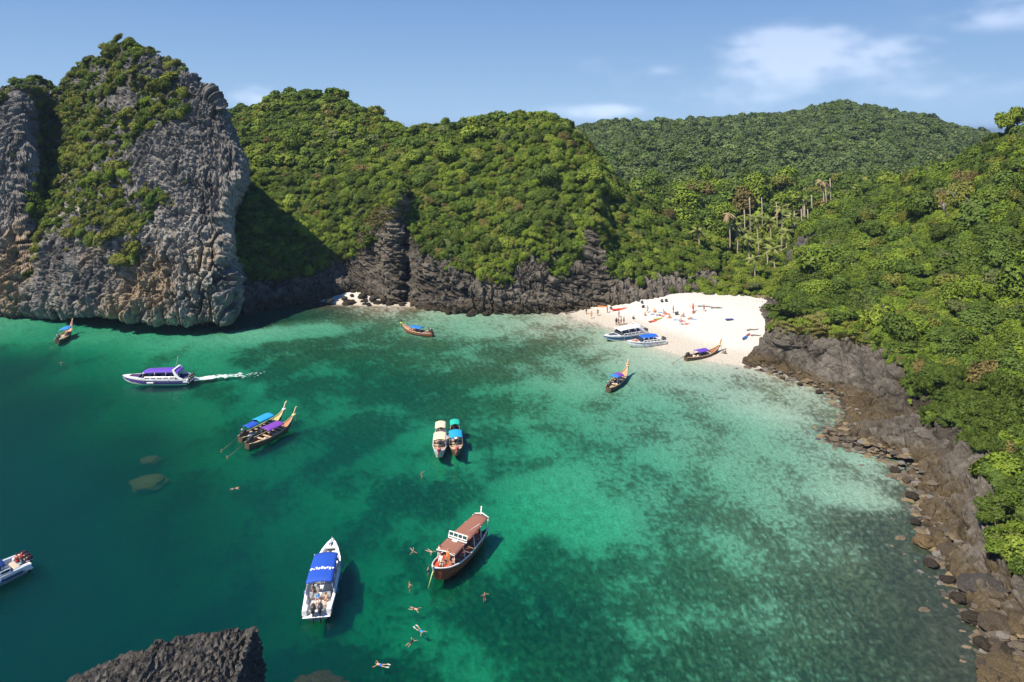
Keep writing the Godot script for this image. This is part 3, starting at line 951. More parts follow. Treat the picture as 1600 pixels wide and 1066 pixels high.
func build_forest() -> void:
	clump = noise(101, 0.05, 3)
	clump2 = noise(102, 0.13, 3)
	near_kinds = [crown(1, dome(1, 12, 0.66, 0.6, 0.28, 0.46), 3000, 0.10), crown(2, dome(2, 8, 0.52, 0.8, 0.36, 0.56), 2800, 0.10), crown(3, tiers(3, 12), 2800, 0.115, 0.9), crown(4, dome(4, 13, 0.78, 0.42, 0.2, 0.34), 2400, 0.10), crown(5, dome(5, 11, 0.6, 0.9, 0.22, 0.40), 3000, 0.065, 0.2, 3.2), crown(6, dome(6, 15, 0.85, 0.42, 0.24, 0.40), 3200, 0.105, 0.6)]
	far_kinds = [crown(11, dome(1, 12, 0.66, 0.6, 0.28, 0.46), 620, 0.20), crown(12, dome(2, 8, 0.52, 0.8, 0.36, 0.56), 600, 0.20), crown(13, tiers(3, 12), 600, 0.22, 0.9), crown(14, dome(4, 13, 0.78, 0.42, 0.2, 0.34), 520, 0.21), crown(15, dome(5, 11, 0.6, 0.9, 0.22, 0.40), 640, 0.15, 0.2, 2.2), crown(16, dome(6, 15, 0.85, 0.42, 0.24, 0.40), 640, 0.21, 0.6)]
	# the limestone massif: scrub on its slopes and ledges
	scatter(massif, 0, 3, func(p: Vector3, n: Vector3, u: float, v: float) -> Array:
		var s := seen(p)
		if s.x < -40: return [0.0, 1.0, 0.0, -1]
		var w := v * 9.0
		var c := clump2.get_noise_3dv(p) * 1.1 + clump.get_noise_3dv(p) * 0.5
		var f := smoothstep(5.9, 6.5, w) * 0.38
		f += 0.75 * bump(s.x, s.y, 130, 270, 75, 90) + 0.6 * bump(s.x, s.y, 60, 330, 34, 90) + 0.4 * bump(s.x, s.y, 205, 95, 45, 40) + 0.35 * bump(s.x, s.y, 230, 200, 70, 45) + 0.5 * bump(s.x, s.y, 170, 345, 42, 22) + 0.5 * bump(s.x, s.y, 240, 310, 30, 25)
		f -= 0.75 * bump(s.x, s.y, 22, 270, 26, 150) + 0.7 * bump(s.x, s.y, 335, 150, 50, 60) + 0.75 * bump(s.x, s.y, 280, 230, 70, 38) + 0.5 * bump(s.x, s.y, 350, 260, 40, 80) + 0.3 * bump(s.x, s.y, 165, 120, 30, 25)
		f += n.y * 0.15
		var k := smoothstep(0.30, 0.75, f + c * 1.15)
		if w < 4.2: k = 0.0
		return [k * 0.95 + (0.012 if w > 4.3 and s.y < 470 and c > 0.1 else 0.0), 0.85, -0.12, [0, 1, 4, 4, 7, 2, 6, 4][rng.randi() % 8], 1.1, [0, 1, 3, 3, 1, 0, 4][rng.randi() % 7]])
	# the hill in the middle
	scatter(hill, 1, 2, func(p: Vector3, n: Vector3, u: float, v: float) -> Array:
		var w := v * 7.0
		var s := seen(p)
		var c := clump2.get_noise_3dv(p)
		var k := smoothstep(2.75, 3.15, w + c * 0.9)
		if w > 6.3: k = 0.0
		var grassy := bump(s.x, s.y, 590, 345, 38, 34)
		k *= 0.15 + 0.85 * smoothstep(-0.46, -0.26, clump.get_noise_3dv(p * 2.6))
		k *= 1.0 - 0.9 * grassy
		k *= 1.0 - 0.95 * bump(s.x, s.y, 924, 398, 13, 32) - 0.5 * bump(s.x, s.y, 395, 190, 22, 10)
		var rr := lerpf(0.7, 0.95, smoothstep(3.0, 4.6, w)) * (1.0 + 0.35 * clump.get_noise_3dv(p * 1.7))
		return [k * 1.15 / (rr * rr), rr, 0.1, -1])
	# low creepers and scrub that soften the slopes between the crowns
	for pair: Array in [[hill, 1, 3.05], [spur, 4, 3.0]]:
		scatter(pair[0], pair[1], 2, func(p: Vector3, n: Vector3, u: float, v: float) -> Array:
			var w := v * 7.0
			var s := seen(p)
			if s.x < 330 or s.x > 1680 or w > 6.3: return [0.0, 1.0, 0.0, -1]
			var k := smoothstep(pair[2] - 0.2, pair[2] + 0.2, w + clump2.get_noise_3dv(p) * 0.8)
			k *= 1.0 - 0.9 * bump(s.x, s.y, 590, 345, 38, 34) - 0.9 * bump(s.x, s.y, 924, 398, 13, 32)
			k *= 1.0 - 0.95 * bump(s.x, s.y, 1268, 512, 62, 26)
			k *= 1.0 - 0.97 * bump(s.x, s.y, 1258, 385, 26, 34)
			return [k * 1.1, 0.55, 0.55, -1, 0.9, 3])
	scatter(far_hill, 2, 1, func(p: Vector3, n: Vector3, u: float, v: float) -> Array:
		var s := seen(p)
		if s.x < 880 or s.x > 1640 or v > 0.82 or s.y > 330: return [0.0, 1.0, 0.0, -1]
		return [0.34, 2.0, 0.1, [8, 8, 9, 10, 8, 9, 10, 7][rng.randi() % 8]])
	scatter(valley, 3, 1, func(p: Vector3, n: Vector3, u: float, v: float) -> Array:
		var s := seen(p)
		if s.x < 900 or s.x > 1420 or p.z < -283.0: return [0.0, 1.0, 0.0, -1]
		var k := smoothstep(1.8, 2.8, p.y + clump2.get_noise_3dv(p) * 1.6)
		k *= 1.0 - 0.8 * bump(s.x, s.y, 1105, 428, 28, 12)
		var grove := smoothstep(1118.0, 1140.0, s.x)
		var rr := lerpf(0.75, 2.3, smoothstep(lerpf(176.0, 218.0, grove), lerpf(215.0, 236.0, grove), -p.z))
		return [k * 0.95 / (rr * rr), rr, lerpf(0.2, 1.3, smoothstep(lerpf(180.0, 212.0, grove), 240.0, -p.z)), 3 if rr < 1.1 and rng.randf() < 0.35 else -1, 1.15])
	scatter(spur, 4, 2, func(p: Vector3, n: Vector3, u: float, v: float) -> Array:
		var w := v * 7.0
		var s := seen(p)
		if s.x > 1900 or w > 6.35: return [0.0, 1.0, 0.0, -1]
		var c := clump2.get_noise_3dv(p)
		var k := smoothstep(2.85, 3.25, w + c * 0.75 + 0.15 * smoothstep(1400.0, 1600.0, s.x))
		k *= 0.12 + 0.88 * smoothstep(-0.42, -0.22, clump.get_noise_3dv(p * 2.6))
		k *= 1.0 - 0.97 * bump(s.x, s.y, 1268, 512, 62, 26)
		k *= 1.0 - 0.95 * bump(s.x, s.y, 1258, 385, 26, 34)
		var rr := lerpf(0.8, 1.3, smoothstep(3.2, 4.6, w + c * 0.5)) * (1.0 + 0.5 * clump.get_noise_3dv(p * 1.7))
		var kind := 4 if bump(s.x, s.y, 1510, 650, 90, 60) > 0.35 else -1
		return [k * 1.25 / (rr * rr), rr, 0.1, 0 if kind == 4 else -1, 1.0, kind])
	plant_out()

func whereabouts(q: Plant) -> String:
	var s := seen(q.t.origin)
	if q.region == 0: return "on the grey limestone massif"
	if q.region == 1: return "on the wooded middle hill"
	if q.region == 3: return "in the valley behind the beach"
	var a := "high" if s.y < 330 else ("midway" if s.y < 480 else ("low" if s.y < 620 else "lowest"))
	var b := "at right edge" if s.x > 1520 else ("right of middle" if s.x > 1400 else "towards the beach")
	return "%s on right spur %s" % [a, b]

const REGIONS := ["on the grey limestone massif at the left", "on the hill behind the long dark rock wall", "on the distant hill", "in the valley behind the white beach", "on the spur above the dark shore rocks"]
const REGION_GROUPS := ["bushes on the limestone massif", "trees on the wooded hill in the middle", "trees on the distant hill", "trees in the valley behind the beach", "trees on the wooded spur at the right"]

func plant_out() -> void:
	var order: Array = range(plants.size())
	order.sort_custom(func(a: int, b: int) -> bool: return plants[a].big > plants[b].big)
	var single := {}
	var trunk := tree_trunk(8)
	var bark := paint(0.16, 0.13, 0.10, 0.9)
	for k in mini(300, order.size()):
		var q := plants[order[k]]
		single[order[k]] = true
		var g: Array = GREENS[q.tint]
		var o := thing("jungle_tree", "", "tree", Vector3.ZERO, 0.0, REGION_GROUPS[q.region])
		o.transform = q.t
		place_label(o, "%s %s %s" % [GREEN_NAMES[q.tint], kind_names[q.kind], whereabouts(q)], "tree", REGION_GROUPS[q.region])
		put("crown", near_kinds[q.kind], leaf_material(Color(g[0], g[1], g[2])), o)
		put("trunk", trunk, bark, o)
	var counts := []
	for rg in 5:
		var per := []
		for kd in 12: per.append(PackedInt32Array())
		counts.append(per)
	for k in plants.size():
		if single.has(k): continue
		var q := plants[k]
		var dist := -q.t.origin.z
		counts[q.region][q.kind + (6 if dist > 205.0 else 0)].append(k)
	for rg in 5:
		var o := thing(["scrub_on_massif", "jungle_on_hill", "jungle_on_distant_hill", "jungle_in_valley", "jungle_on_spur"][rg], "mixed green jungle canopy %s" % REGIONS[rg], "jungle")
		tag(o, "", "", "", "stuff")
		for kd in 12:
			var list: PackedInt32Array = counts[rg][kd]
			if list.is_empty(): continue
			var mm := MultiMesh.new()
			mm.transform_format = MultiMesh.TRANSFORM_3D
			mm.use_colors = true
			mm.mesh = near_kinds[kd] if kd < 6 else far_kinds[kd - 6]
			mm.instance_count = list.size()
			for i in list.size():
				var q := plants[list[i]]
				var g: Array = GREENS[q.tint]
				mm.set_instance_transform(i, q.t)
				mm.set_instance_color(i, Color(g[0] * q.vary, g[1] * q.vary, g[2] * q.vary))
			var mi := MultiMeshInstance3D.new()
			mi.name = "crowns" if kd == 0 else "crowns_%03d" % kd
			mi.multimesh = mm
			mi.material_override = leaf_material()
			tag(mi, "", "", "", "stuff")
			o.add_child(mi, true)
	print("plants ", plants.size())

# ---------------------------------------------------------------- shapes for boats and other things
func skin(rings: Array, closed := true, caps := true, smooth := true) -> ArrayMesh:   # a skin over rings of points, all of one length
	var st := tool()
	st.set_smooth_group(0 if smooth else -1)
	skin_into(st, rings, closed, caps)
	st.generate_normals()
	return st.commit()

func skin_into(st: SurfaceTool, rings: Array, closed := true, caps := true) -> void:
	for j in rings.size() - 1:
		var a: Array = rings[j]
		var b: Array = rings[j + 1]
		var n := a.size()
		for i in (n if closed else n - 1):
			var k := (i + 1) % n
			for q: Vector3 in [a[i], b[i], b[k], a[i], b[k], a[k]]: st.add_vertex(q)
	if caps and closed:
		for e in [0, rings.size() - 1]:
			var r: Array = rings[e]
			var mid := Vector3.ZERO
			for q: Vector3 in r: mid += q / r.size()
			for i in r.size():
				var k := (i + 1) % r.size()
				for q: Vector3 in ([mid, r[i], r[k]] if e == 0 else [mid, r[k], r[i]]): st.add_vertex(q)

func block(st: SurfaceTool, c: Vector3, s: Vector3, bevel := 0.03, b := Basis()) -> void:   # a box with chamfered edges
	var h := s * 0.5
	var e := minf(bevel, minf(h.x, minf(h.y, h.z)) * 0.8)
	var rings := []
	for q: Array in [[-h.y, e], [-h.y + e, 0.0], [h.y - e, 0.0], [h.y, e]]:
		var x: float = h.x - q[1]
		var z: float = h.z - q[1]
		var r := []
		for p: Vector2 in [Vector2(-x + e, -z), Vector2(x - e, -z), Vector2(x, -z + e), Vector2(x, z - e), Vector2(x - e, z), Vector2(-x + e, z), Vector2(-x, z - e), Vector2(-x, -z + e)]:
			r.append(c + b * Vector3(p.x, q[0], p.y))
		rings.append(r)
	st.set_smooth_group(-1)
	skin_into(st, rings)

func box(c: Vector3, s: Vector3, bevel := 0.03, b := Basis()) -> ArrayMesh:
	var st := tool()
	block(st, c, s, bevel, b)
	st.generate_normals()
	return st.commit()

func pipe(path: Array, r: float, sides := 6, r2 := -1.0) -> ArrayMesh:   # a round bar along a path
	var rings := []
	var n := path.size()
	for j in n:
		var d: Vector3 = (path[mini(j + 1, n - 1)] - path[maxi(j - 1, 0)]).normalized()
		var u := d.cross(Vector3.UP if absf(d.y) < 0.9 else Vector3.RIGHT).normalized()
		var w := d.cross(u)
		var rr := r if r2 < 0 else lerpf(r, r2, float(j) / (n - 1))
		var ring := []
		for k in sides:
			var t := TAU * k / sides
			ring.append(path[j] + (u * cos(t) + w * sin(t)) * rr)
		rings.append(ring)
	return skin(rings)

func pick(t: float, xs: Array, ys: Array) -> float:
	for i in xs.size() - 1:
		if t <= xs[i + 1]:
			var f: float = (t - xs[i]) / (xs[i + 1] - xs[i])
			f = clampf(f, 0, 1)
			var m0: float = 0.0
			return lerpf(ys[i], ys[i + 1], f * f * (3 - 2 * f) * 0.35 + f * 0.65) + m0
	return ys[-1]

func canopy(x0: float, x1: float, wide: float, y: float, rise: float, thick := 0.05, wide1 := -1.0, y1 := -100.0, droop := 0.0) -> ArrayMesh:
	var rings := []
	var n := 8
	for j in n + 1:
		var t := float(j) / n
		var x := lerpf(x0, x1, t)
		var w := lerpf(wide, wide1 if wide1 > 0 else wide, t) * 0.5
		var yy := lerpf(y, y1 if y1 > -99 else y, t) - droop * pow(absf(t * 2 - 1), 3.0)
		var r := []
		for k in 9:
			var a := float(k) / 8 * 2 - 1
			r.append(Vector3(x, yy + rise * (1 - a * a), a * w))
		for k in 9:
			var a := 1 - float(k) / 8 * 2
			r.append(Vector3(x, yy - thick + rise * (1 - a * a), a * (w - 0.02)))
		rings.append(r)
	return skin(rings)

func turned(px0: float, py0: float, px1: float, py1: float, y := 0.0) -> Transform3D:   # stands on the water with its stern (first) and bow there; +x is the bow
	var a := on(px0, py0, y)
	var b := on(px1, py1, y)
	var dir := (b - a).normalized()
	return Transform3D(Basis(dir, Vector3.UP, dir.cross(Vector3.UP)), (a + b) * 0.5)

# ---------------------------------------------------------------- longtail boats
func shell(L: float, B: float, xs: Array, bs: Array, sh: Array, ke: Array, thick: float, floor_y: float, n := 26, full := 0.93) -> ArrayMesh:
	var rings := []
	for j in n + 1:
		var t := float(j) / n
		var x := -L / 2 + L * t
		var b := B / 2 * pick(t, xs, bs)
		var s := pick(t, xs, sh)
		var k := pick(t, xs, ke)
		var fl := clampf(floor_y, k + 0.08, s - 0.05)
		var bi := maxf(b - thick, 0.01)
		var r := []
		for q: Vector2 in [Vector2(b, s), Vector2(b * full, lerpf(k, s, 0.5)), Vector2(b * 0.66, lerpf(k, s, 0.13)), Vector2(0, k), Vector2(-b * 0.66, lerpf(k, s, 0.13)), Vector2(-b * full, lerpf(k, s, 0.5)), Vector2(-b, s),
				Vector2(-bi, s), Vector2(-bi * 0.86, fl), Vector2(bi * 0.86, fl), Vector2(bi, s)]:
			r.append(Vector3(x, q.y, q.x))
		rings.append(r)
	return skin(rings, true, true, false)

func rail(L: float, B: float, xs: Array, bs: Array, sh: Array, side: float, r: float, t0 := 0.0, t1 := 1.0, dy := 0.0) -> ArrayMesh:
	var path := []
	for j in 21:
		var t := lerpf(t0, t1, j / 20.0)
		path.append(Vector3(-L / 2 + L * t, pick(t, xs, sh) + dy, side * B / 2 * pick(t, xs, bs)))
	return pipe(path, r, 5)

const LX := [0.0, 0.12, 0.35, 0.6, 0.78, 0.9, 1.0]
const LB := [0.50, 0.78, 1.0, 0.96, 0.68, 0.36, 0.05]
const LS := [0.78, 0.66, 0.58, 0.62, 0.82, 1.15, 1.75]
const LK := [-0.05, -0.25, -0.32, -0.3, -0.15, 0.25, 1.35]

func longtail(called: String, label: String, where: Transform3D, L: float, o_: Dictionary) -> Node3D:
	var o := thing(called, label, "longtail boat", Vector3.ZERO, 0.0, "longtail boats in the bay")
	o.transform = where
	var B := 1.9
	var wood: Material = o_.get("hull", paint(0.20, 0.11, 0.05, 0.6))
	var pale: Material = o_.get("trim", paint(0.55, 0.40, 0.24, 0.6))
	var inner := paint(0.42, 0.29, 0.18, 0.7)
	put("hull", shell(L, B, LX, LB, LS, LK, 0.07, 0.05), wood, o)
	for s in [-1.0, 1.0]: put("gunwale", rail(L, B, LX, LB, LS, s, 0.055), pale, o)
	put("transom", box(Vector3(-L / 2 + 0.02, 0.34, 0), Vector3(0.07, 0.78, B * 0.46), 0.02), wood, o)
	put("floor_boards", box(Vector3(-L * 0.05, 0.12, 0), Vector3(L * 0.55, 0.05, 1.05), 0.01), inner, o)
	# prow post, tall and raked
	var prow := []
	for k in 7:
		var t := k / 6.0
		var c := Vector3(L / 2 - 0.12 + t * 0.5 + t * t * 0.1, 1.2 + t * 1.5, 0)
		var w := lerpf(0.20, 0.12, t)
		var th := 0.07
		prow.append([c + Vector3(-w, -0.05, -th), c + Vector3(w, 0.05, -th), c + Vector3(w, 0.05, th), c + Vector3(-w, -0.05, th)])
	put("prow_post", skin(prow, true, true, false), o_.get("prow", pale), o)
	var rib: Array = o_.get("ribbons", [[0.75, 0.72, 0.62], [0.8, 0.62, 0.1]])
	for k in rib.size():
		var c: Array = rib[k]
		var y := 1.75 + k * 0.24
		var x := L / 2 + 0.08 + k * 0.07
		var ring := []
		for q in 11: ring.append(Vector3(x + 0.24 * cos(TAU * q / 10), y + 0.05 * cos(TAU * q / 10), 0.17 * sin(TAU * q / 10)))
		put("ribbon", pipe(ring, 0.10, 6), paint(c[0], c[1], c[2], 0.8), o)
		if k == 0: put("ribbon_tail", pipe([Vector3(x + 0.15, y - 0.05, 0.1), Vector3(x + 0.22, y - 0.5, 0.14), Vector3(x + 0.18, y - 0.95, 0.12)], 0.06, 5, 0.03), paint(c[0], c[1], c[2], 0.8), o)
	# bow deck, thwarts
	var dk := []
	for k in 9:
		var t := lerpf(0.74, 0.97, k / 8.0)
		var b := B / 2 * pick(t, LX, LB) - 0.04
		var y := pick(t, LX, LS) - 0.10
		var x := -L / 2 + L * t
		dk.append([Vector3(x, y, b), Vector3(x, y, -b), Vector3(x, y - 0.05, -b), Vector3(x, y - 0.05, b)])
	put("bow_deck", skin(dk, true, true, false), o_.get("deck", paint(0.50, 0.30, 0.16, 0.6)), o)
	for t: float in [0.30, 0.42, 0.53, 0.62, 0.7]:
		put("bench", box(Vector3(-L / 2 + L * t, pick(t, LX, LS) - 0.16, 0), Vector3(0.32, 0.05, B * pick(t, LX, LB) - 0.12), 0.01), paint(0.52, 0.38, 0.24, 0.7), o)
	# awnings on posts
	for a: Array in o_.get("awnings", []):   # from, to along the boat 0..1, height, width, colour
		var x0: float = -L / 2 + L * a[0]
		var x1: float = -L / 2 + L * a[1]
		put("awning", canopy(x0, x1, a[3], a[2], 0.2, 0.05), a[4], o)
		for x: float in [x0 + 0.1, x1 - 0.1]:
			for s in [-1.0, 1.0]:
				put("awning_post", pipe([Vector3(x, 0.3, s * (a[3] * 0.5 - 0.12)), Vector3(x, a[2] + 0.04, s * (a[3] * 0.5 - 0.08))], 0.03, 5), paint(0.3, 0.26, 0.22, 0.6), o)
		if a.size() > 5:
			put("side_curtain", box(Vector3((x0 + x1) * 0.5, a[2] - 0.28, -a[3] * 0.5 + 0.02), Vector3(x1 - x0 - 0.1, 0.55, 0.03), 0.01), a[5], o)
	# engine on its pivot with the long shaft
	var st := tool()
	block(st, Vector3(-L / 2 + 0.55, 1.08, 0), Vector3(0.85, 0.48, 0.5), 0.08)
	block(st, Vector3(-L / 2 + 0.65, 1.38, 0.05), Vector3(0.45, 0.2, 0.35), 0.06)
	st.generate_normals()
	var en := put("engine", st.commit(), paint(0.045, 0.05, 0.05, 0.5, 0.3), o)
	put("air_filter", pipe([Vector3(-L / 2 + 0.45, 1.4, -0.2), Vector3(-L / 2 + 0.45, 1.62, -0.2)], 0.11, 8), paint(0.6, 0.6, 0.62, 0.4, 0.4), en)
	put("engine_post", pipe([Vector3(-L / 2 + 0.4, 0.2, 0), Vector3(-L / 2 + 0.4, 0.95, 0)], 0.07, 6), paint(0.12, 0.1, 0.09, 0.6), o)
	put("tiller", pipe([Vector3(-L / 2 + 0.9, 1.2, 0.1), Vector3(-L / 2 + 1.9, 1.3, 0.25)], 0.025, 5), paint(0.25, 0.24, 0.23, 0.5), o)
	var up: float = o_.get("shaft", 0.15)
	put("propeller_shaft", pipe([Vector3(-L / 2 + 0.2, 1.05, 0), Vector3(-L / 2 - 3.2, up, 0.2)], 0.035, 5), paint(0.11, 0.11, 0.11, 0.5, 0.3), o)
	var pr := tool()
	for k in 3:
		block(pr, Vector3(-L / 2 - 3.2, up, 0.2) + Basis(Vector3.RIGHT, TAU * k / 3) * Vector3(0, 0.13, 0), Vector3(0.03, 0.22, 0.1), 0.01, Basis(Vector3.RIGHT, TAU * k / 3) * Basis(Vector3.UP, 0.5))
	pr.generate_normals()
	put("propeller", pr.commit(), paint(0.3, 0.25, 0.12, 0.4, 0.7), o)
	# loose gear aboard
	var r := RandomNumberGenerator.new()
	r.seed = int(L * 1000) + int(where.origin.x * 10)
	for k in 5:
		var c: Array = [[0.7, 0.08, 0.04], [0.75, 0.72, 0.66], [0.08, 0.2, 0.5], [0.85, 0.4, 0.05], [0.04, 0.05, 0.06]][r.randi() % 5]
		var t := r.randf_range(0.2, 0.75)
		put("bag", box(Vector3(-L / 2 + L * t, 0.32, r.randf_range(-0.4, 0.4)), Vector3(r.randf_range(0.3, 0.5), 0.3, 0.3), 0.08, Basis(Vector3.UP, r.randf() * 3)), paint(c[0], c[1], c[2], 0.8), o)
	return o

# ---------------------------------------------------------------- speedboats
const SX := [0.0, 0.2, 0.5, 0.68, 0.82, 0.92, 1.0]
const SB := [0.92, 1.0, 1.0, 0.88, 0.62, 0.36, 0.03]
const SS := [0.92, 0.96, 1.02, 1.1, 1.18, 1.24, 1.3]
const SK := [-0.3, -0.36, -0.36, -0.3, -0.12, 0.25, 1.0]

func band(L: float, B: float, side: float, lo: float, hi: float, t0: float, t1: float, out: float) -> ArrayMesh:   # a strip of the hull side between two heights (0 keel, 1 sheer), a little proud
	var rings := []
	for j in 23:
		var t := lerpf(t0, t1, j / 22.0)
		var x := -L / 2 + L * t
		var b := B / 2 * pick(t, SX, SB)
		var s := pick(t, SX, SS)
		var k := pick(t, SX, SK)
		var r := []
		for f: float in [lo, hi]:
			var w := b * (lerpf(0.66, 0.93, clampf((f - 0.13) / 0.37, 0, 1)) if f < 0.5 else lerpf(0.93, 1.0, (f - 0.5) * 2))
			r.append(Vector3(x, lerpf(k, s, f), side * (w + out)))
			r.append(Vector3(x, lerpf(k, s, f), side * (w - 0.02)))
		rings.append([r[0], r[2], r[3], r[1]])
	return skin(rings, true, true, false)

func outboard(o: Node3D, p: Vector3, cowl: Material) -> void:
	var rings := []
	for k in 6:
		var y: float = [0.0, 0.06, 0.3, 0.52, 0.62, 0.66][k]
		var s: float = [0.7, 0.9, 1.0, 0.92, 0.66, 0.25][k]
		var r := []
		for i in 10:
			var a := TAU * i / 10
			r.append(p + Vector3(-0.1 + cos(a) * 0.36 * s, 0.35 + y, sin(a) * 0.24 * s))
		rings.append(r)
	var m := put("outboard_engine", skin(rings), cowl, o)
	put("engine_leg", box(p + Vector3(-0.12, -0.15, 0), Vector3(0.26, 1.1, 0.14), 0.05), paint(0.05, 0.05, 0.055, 0.4), m)
	put("cowl_stripe", box(p + Vector3(-0.1, 0.62, 0), Vector3(0.58, 0.05, 0.5), 0.02), paint(0.5, 0.5, 0.52, 0.4), m)

func speedboat(called: String, label: String, where: Transform3D, L: float, B: float, q: Dictionary) -> Node3D:
	var o := thing(called, label, "speedboat", Vector3.ZERO, 0.0, "speedboats in the bay")
	o.transform = where
	var white := paint(0.80, 0.80, 0.79, 0.25)
	var hullm: Material = q.get("hull", white)
	var bandm: Material = q.get("band", white)
	put("hull", shell(L, B, SX, SB, SS, SK, 0.24, 0.34, 30), hullm, o)
	for s in [-1.0, 1.0]:
		put("hull_band", band(L, B, s, q.get("lo", 0.42), q.get("hi", 0.86), 0.0, 0.985, 0.05), bandm, o)
		put("rub_rail", rail(L, B, SX, SB, SS, s, 0.035, 0.0, 1.0, -0.06), q.get("rail", white), o)
	if q.has("hull"):
		for s in [-1.0, 1.0]: put("sheer_strake", band(L, B, s, 0.80, 1.0, 0.0, 0.985, 0.05), white, o)
	# foredeck with a slab, dark on most boats, for the open bow well
	var dk := []
	for k in 12:
		var t := lerpf(0.60, 0.99, k / 11.0)
		var b := B / 2 * pick(t, SX, SB) - 0.05
		var y := pick(t, SX, SS) + 0.01
		var x := -L / 2 + L * t
		dk.append([Vector3(x, y, b), Vector3(x, y + 0.09 * (1 - t), b * 0.5), Vector3(x, y + 0.12 * (1 - t), 0), Vector3(x, y + 0.09 * (1 - t), -b * 0.5), Vector3(x, y, -b), Vector3(x, y - 0.12, -b), Vector3(x, y - 0.12, b)])
	if not q.get("bow_open", false):
		put("foredeck", skin(dk, true, true, false), white, o)
		var well := []
		for k in 6:
			var t := lerpf(0.70, 0.88, k / 5.0)
			var b := B / 2 * pick(t, SX, SB) * 0.62
			var x := -L / 2 + L * t
			var y := pick(t, SX, SS) + 0.07
			well.append([Vector3(x, y, b), Vector3(x, y, -b), Vector3(x, y - 0.06, -b), Vector3(x, y - 0.06, b)])
		put("bow_well_slab", skin(well, true, true, false), q.get("bow_slab", paint(0.10, 0.07, 0.12, 0.7)), o)
	else:
		put("bow_tip", skin(dk.slice(7), true, true, false), white, o)
		for s in [-1.0, 1.0]:
			var path := []
			for k in 8:
				var t := lerpf(0.60, 0.90, k / 7.0)
				path.append(Vector3(-L / 2 + L * t, 0.62, s * (B / 2 * pick(t, SX, SB) - 0.42)))
			put("bow_seat", pipe(path, 0.2, 6), paint(0.66, 0.66, 0.62, 0.6), o)
		put("bow_floor", box(Vector3(L * 0.26, 0.44, 0), Vector3(L * 0.26, 0.04, B * 0.42), 0.01), paint(0.42, 0.42, 0.38, 0.7), o)
		var pul := []
		for k in 5: pul.append(Vector3(L * 0.35 + k * 0.28, 1.36 + 0.05 * k, 0.0))
		put("bow_roller", pipe(pul, 0.05, 5), paint(0.7, 0.7, 0.72, 0.3, 0.6), o)
		put("anchor_locker", box(Vector3(L * 0.40, 1.26, 0), Vector3(0.4, 0.1, 0.4), 0.03), paint(0.05, 0.08, 0.2, 0.6), o)
	# side coamings with windows
	var c0: float = q.get("cab0", 0.16)
	var c1: float = q.get("cab1", 0.62)
	for s in [-1.0, 1.0]:
		var st := tool()
		block(st, Vector3(L * ((c0 + c1) / 2 - 0.5), 1.18, s * (B / 2 - 0.13)), Vector3(L * (c1 - c0), 0.44, 0.1), 0.04)
		st.generate_normals()
		var co := put("cabin_side", st.commit(), white, o)
		var nw := 5
		for k in nw:
			var x := L * (lerpf(c0, c1, (k + 0.5) / nw) - 0.5)
			put("window", box(Vector3(x, 1.2, s * (B / 2 - 0.085)), Vector3(L * (c1 - c0) / nw * 0.78, 0.2, 0.03), 0.01), paint(0.02, 0.02, 0.025, 0.1), co)
	var wst := []
	for k in 2:
		var x := L * (c1 - 0.5) + (0.55 if k == 0 else 0.0)
		var y := 1.12 if k == 0 else 1.75
		wst.append([Vector3(x, y, -B / 2 + 0.3), Vector3(x, y, B / 2 - 0.3), Vector3(x - 0.05, y, B / 2 - 0.3), Vector3(x - 0.05, y, -B / 2 + 0.3)])
	put("windscreen", skin(wst, true, true, false), paint(0.03, 0.035, 0.045, 0.1), o)
	# seats
	for k in 4:
		var x := L * (lerpf(c0, c1, (k + 0.4) / 4.0) - 0.5)
		for s in [-1.0, 1.0]:
			var st := tool()
			block(st, Vector3(x, 0.62, s * B * 0.2), Vector3(0.45, 0.14, B * 0.26), 0.04)
			block(st, Vector3(x - 0.2, 0.9, s * B * 0.2), Vector3(0.1, 0.5, B * 0.26), 0.04)
			st.generate_normals()
			put("seat", st.commit(), paint(0.55, 0.55, 0.53, 0.6), o)
	# roof
	var r0: float = q.get("roof0", 0.12)
	var r1: float = q.get("roof1", 0.64)
	var ry: float = q.get("roof_y", 2.25)
	var rm: Material = q.get("roof", white)
	var roof := put("roof", canopy(L * (r0 - 0.5), L * (r1 - 0.5), B * 0.86, ry, 0.16, 0.08, B * 0.80, ry - 0.12, 0.1), rm, o)
	for f: float in [0.03, 0.35, 0.66, 0.97]:
		for s in [-1.0, 1.0]:
			var x := L * (lerpf(r0, r1, f) - 0.5)
			put("roof_post", pipe([Vector3(x, 1.3, s * (B / 2 - 0.15)), Vector3(x - 0.05, ry - 0.08, s * B * 0.39)], 0.03, 5), paint(0.75, 0.75, 0.75, 0.3, 0.5), o)
	if q.has("front_curtain"):
		var fc := []
		for k in 2:
			var x := L * (r1 - 0.5) + (0.7 if k == 0 else -0.02)
			var y := 1.2 if k == 0 else ry - 0.14
			fc.append([Vector3(x, y, -B * 0.36), Vector3(x, y, B * 0.36), Vector3(x - 0.05, y - 0.02, B * 0.36), Vector3(x - 0.05, y - 0.02, -B * 0.36)])
		put("front_curtain", skin(fc, true, true, false), q["front_curtain"], o)
	if q.has("stripe"):
		for k in 9:
			var z := (k - 4) * B * 0.087
			var w: float = [0.30, 0.12, 0.34, 0.26, 0.36, 0.30, 0.22, 0.34, 0.2][k]
			var a: float = z / (B * 0.43)
			put("roof_lettering", box(Vector3(L * (q["stripe"] - 0.5) + (0.04 if k % 2 == 0 else -0.05), ry + 0.155 * (1 - a * a) + 0.004 - 0.05 * 0.4, z), Vector3(w, 0.03, B * 0.066), 0.008, Basis(Vector3.UP, 0.35 * (k % 3 - 1))), paint(0.85, 0.85, 0.85, 0.4), roof)
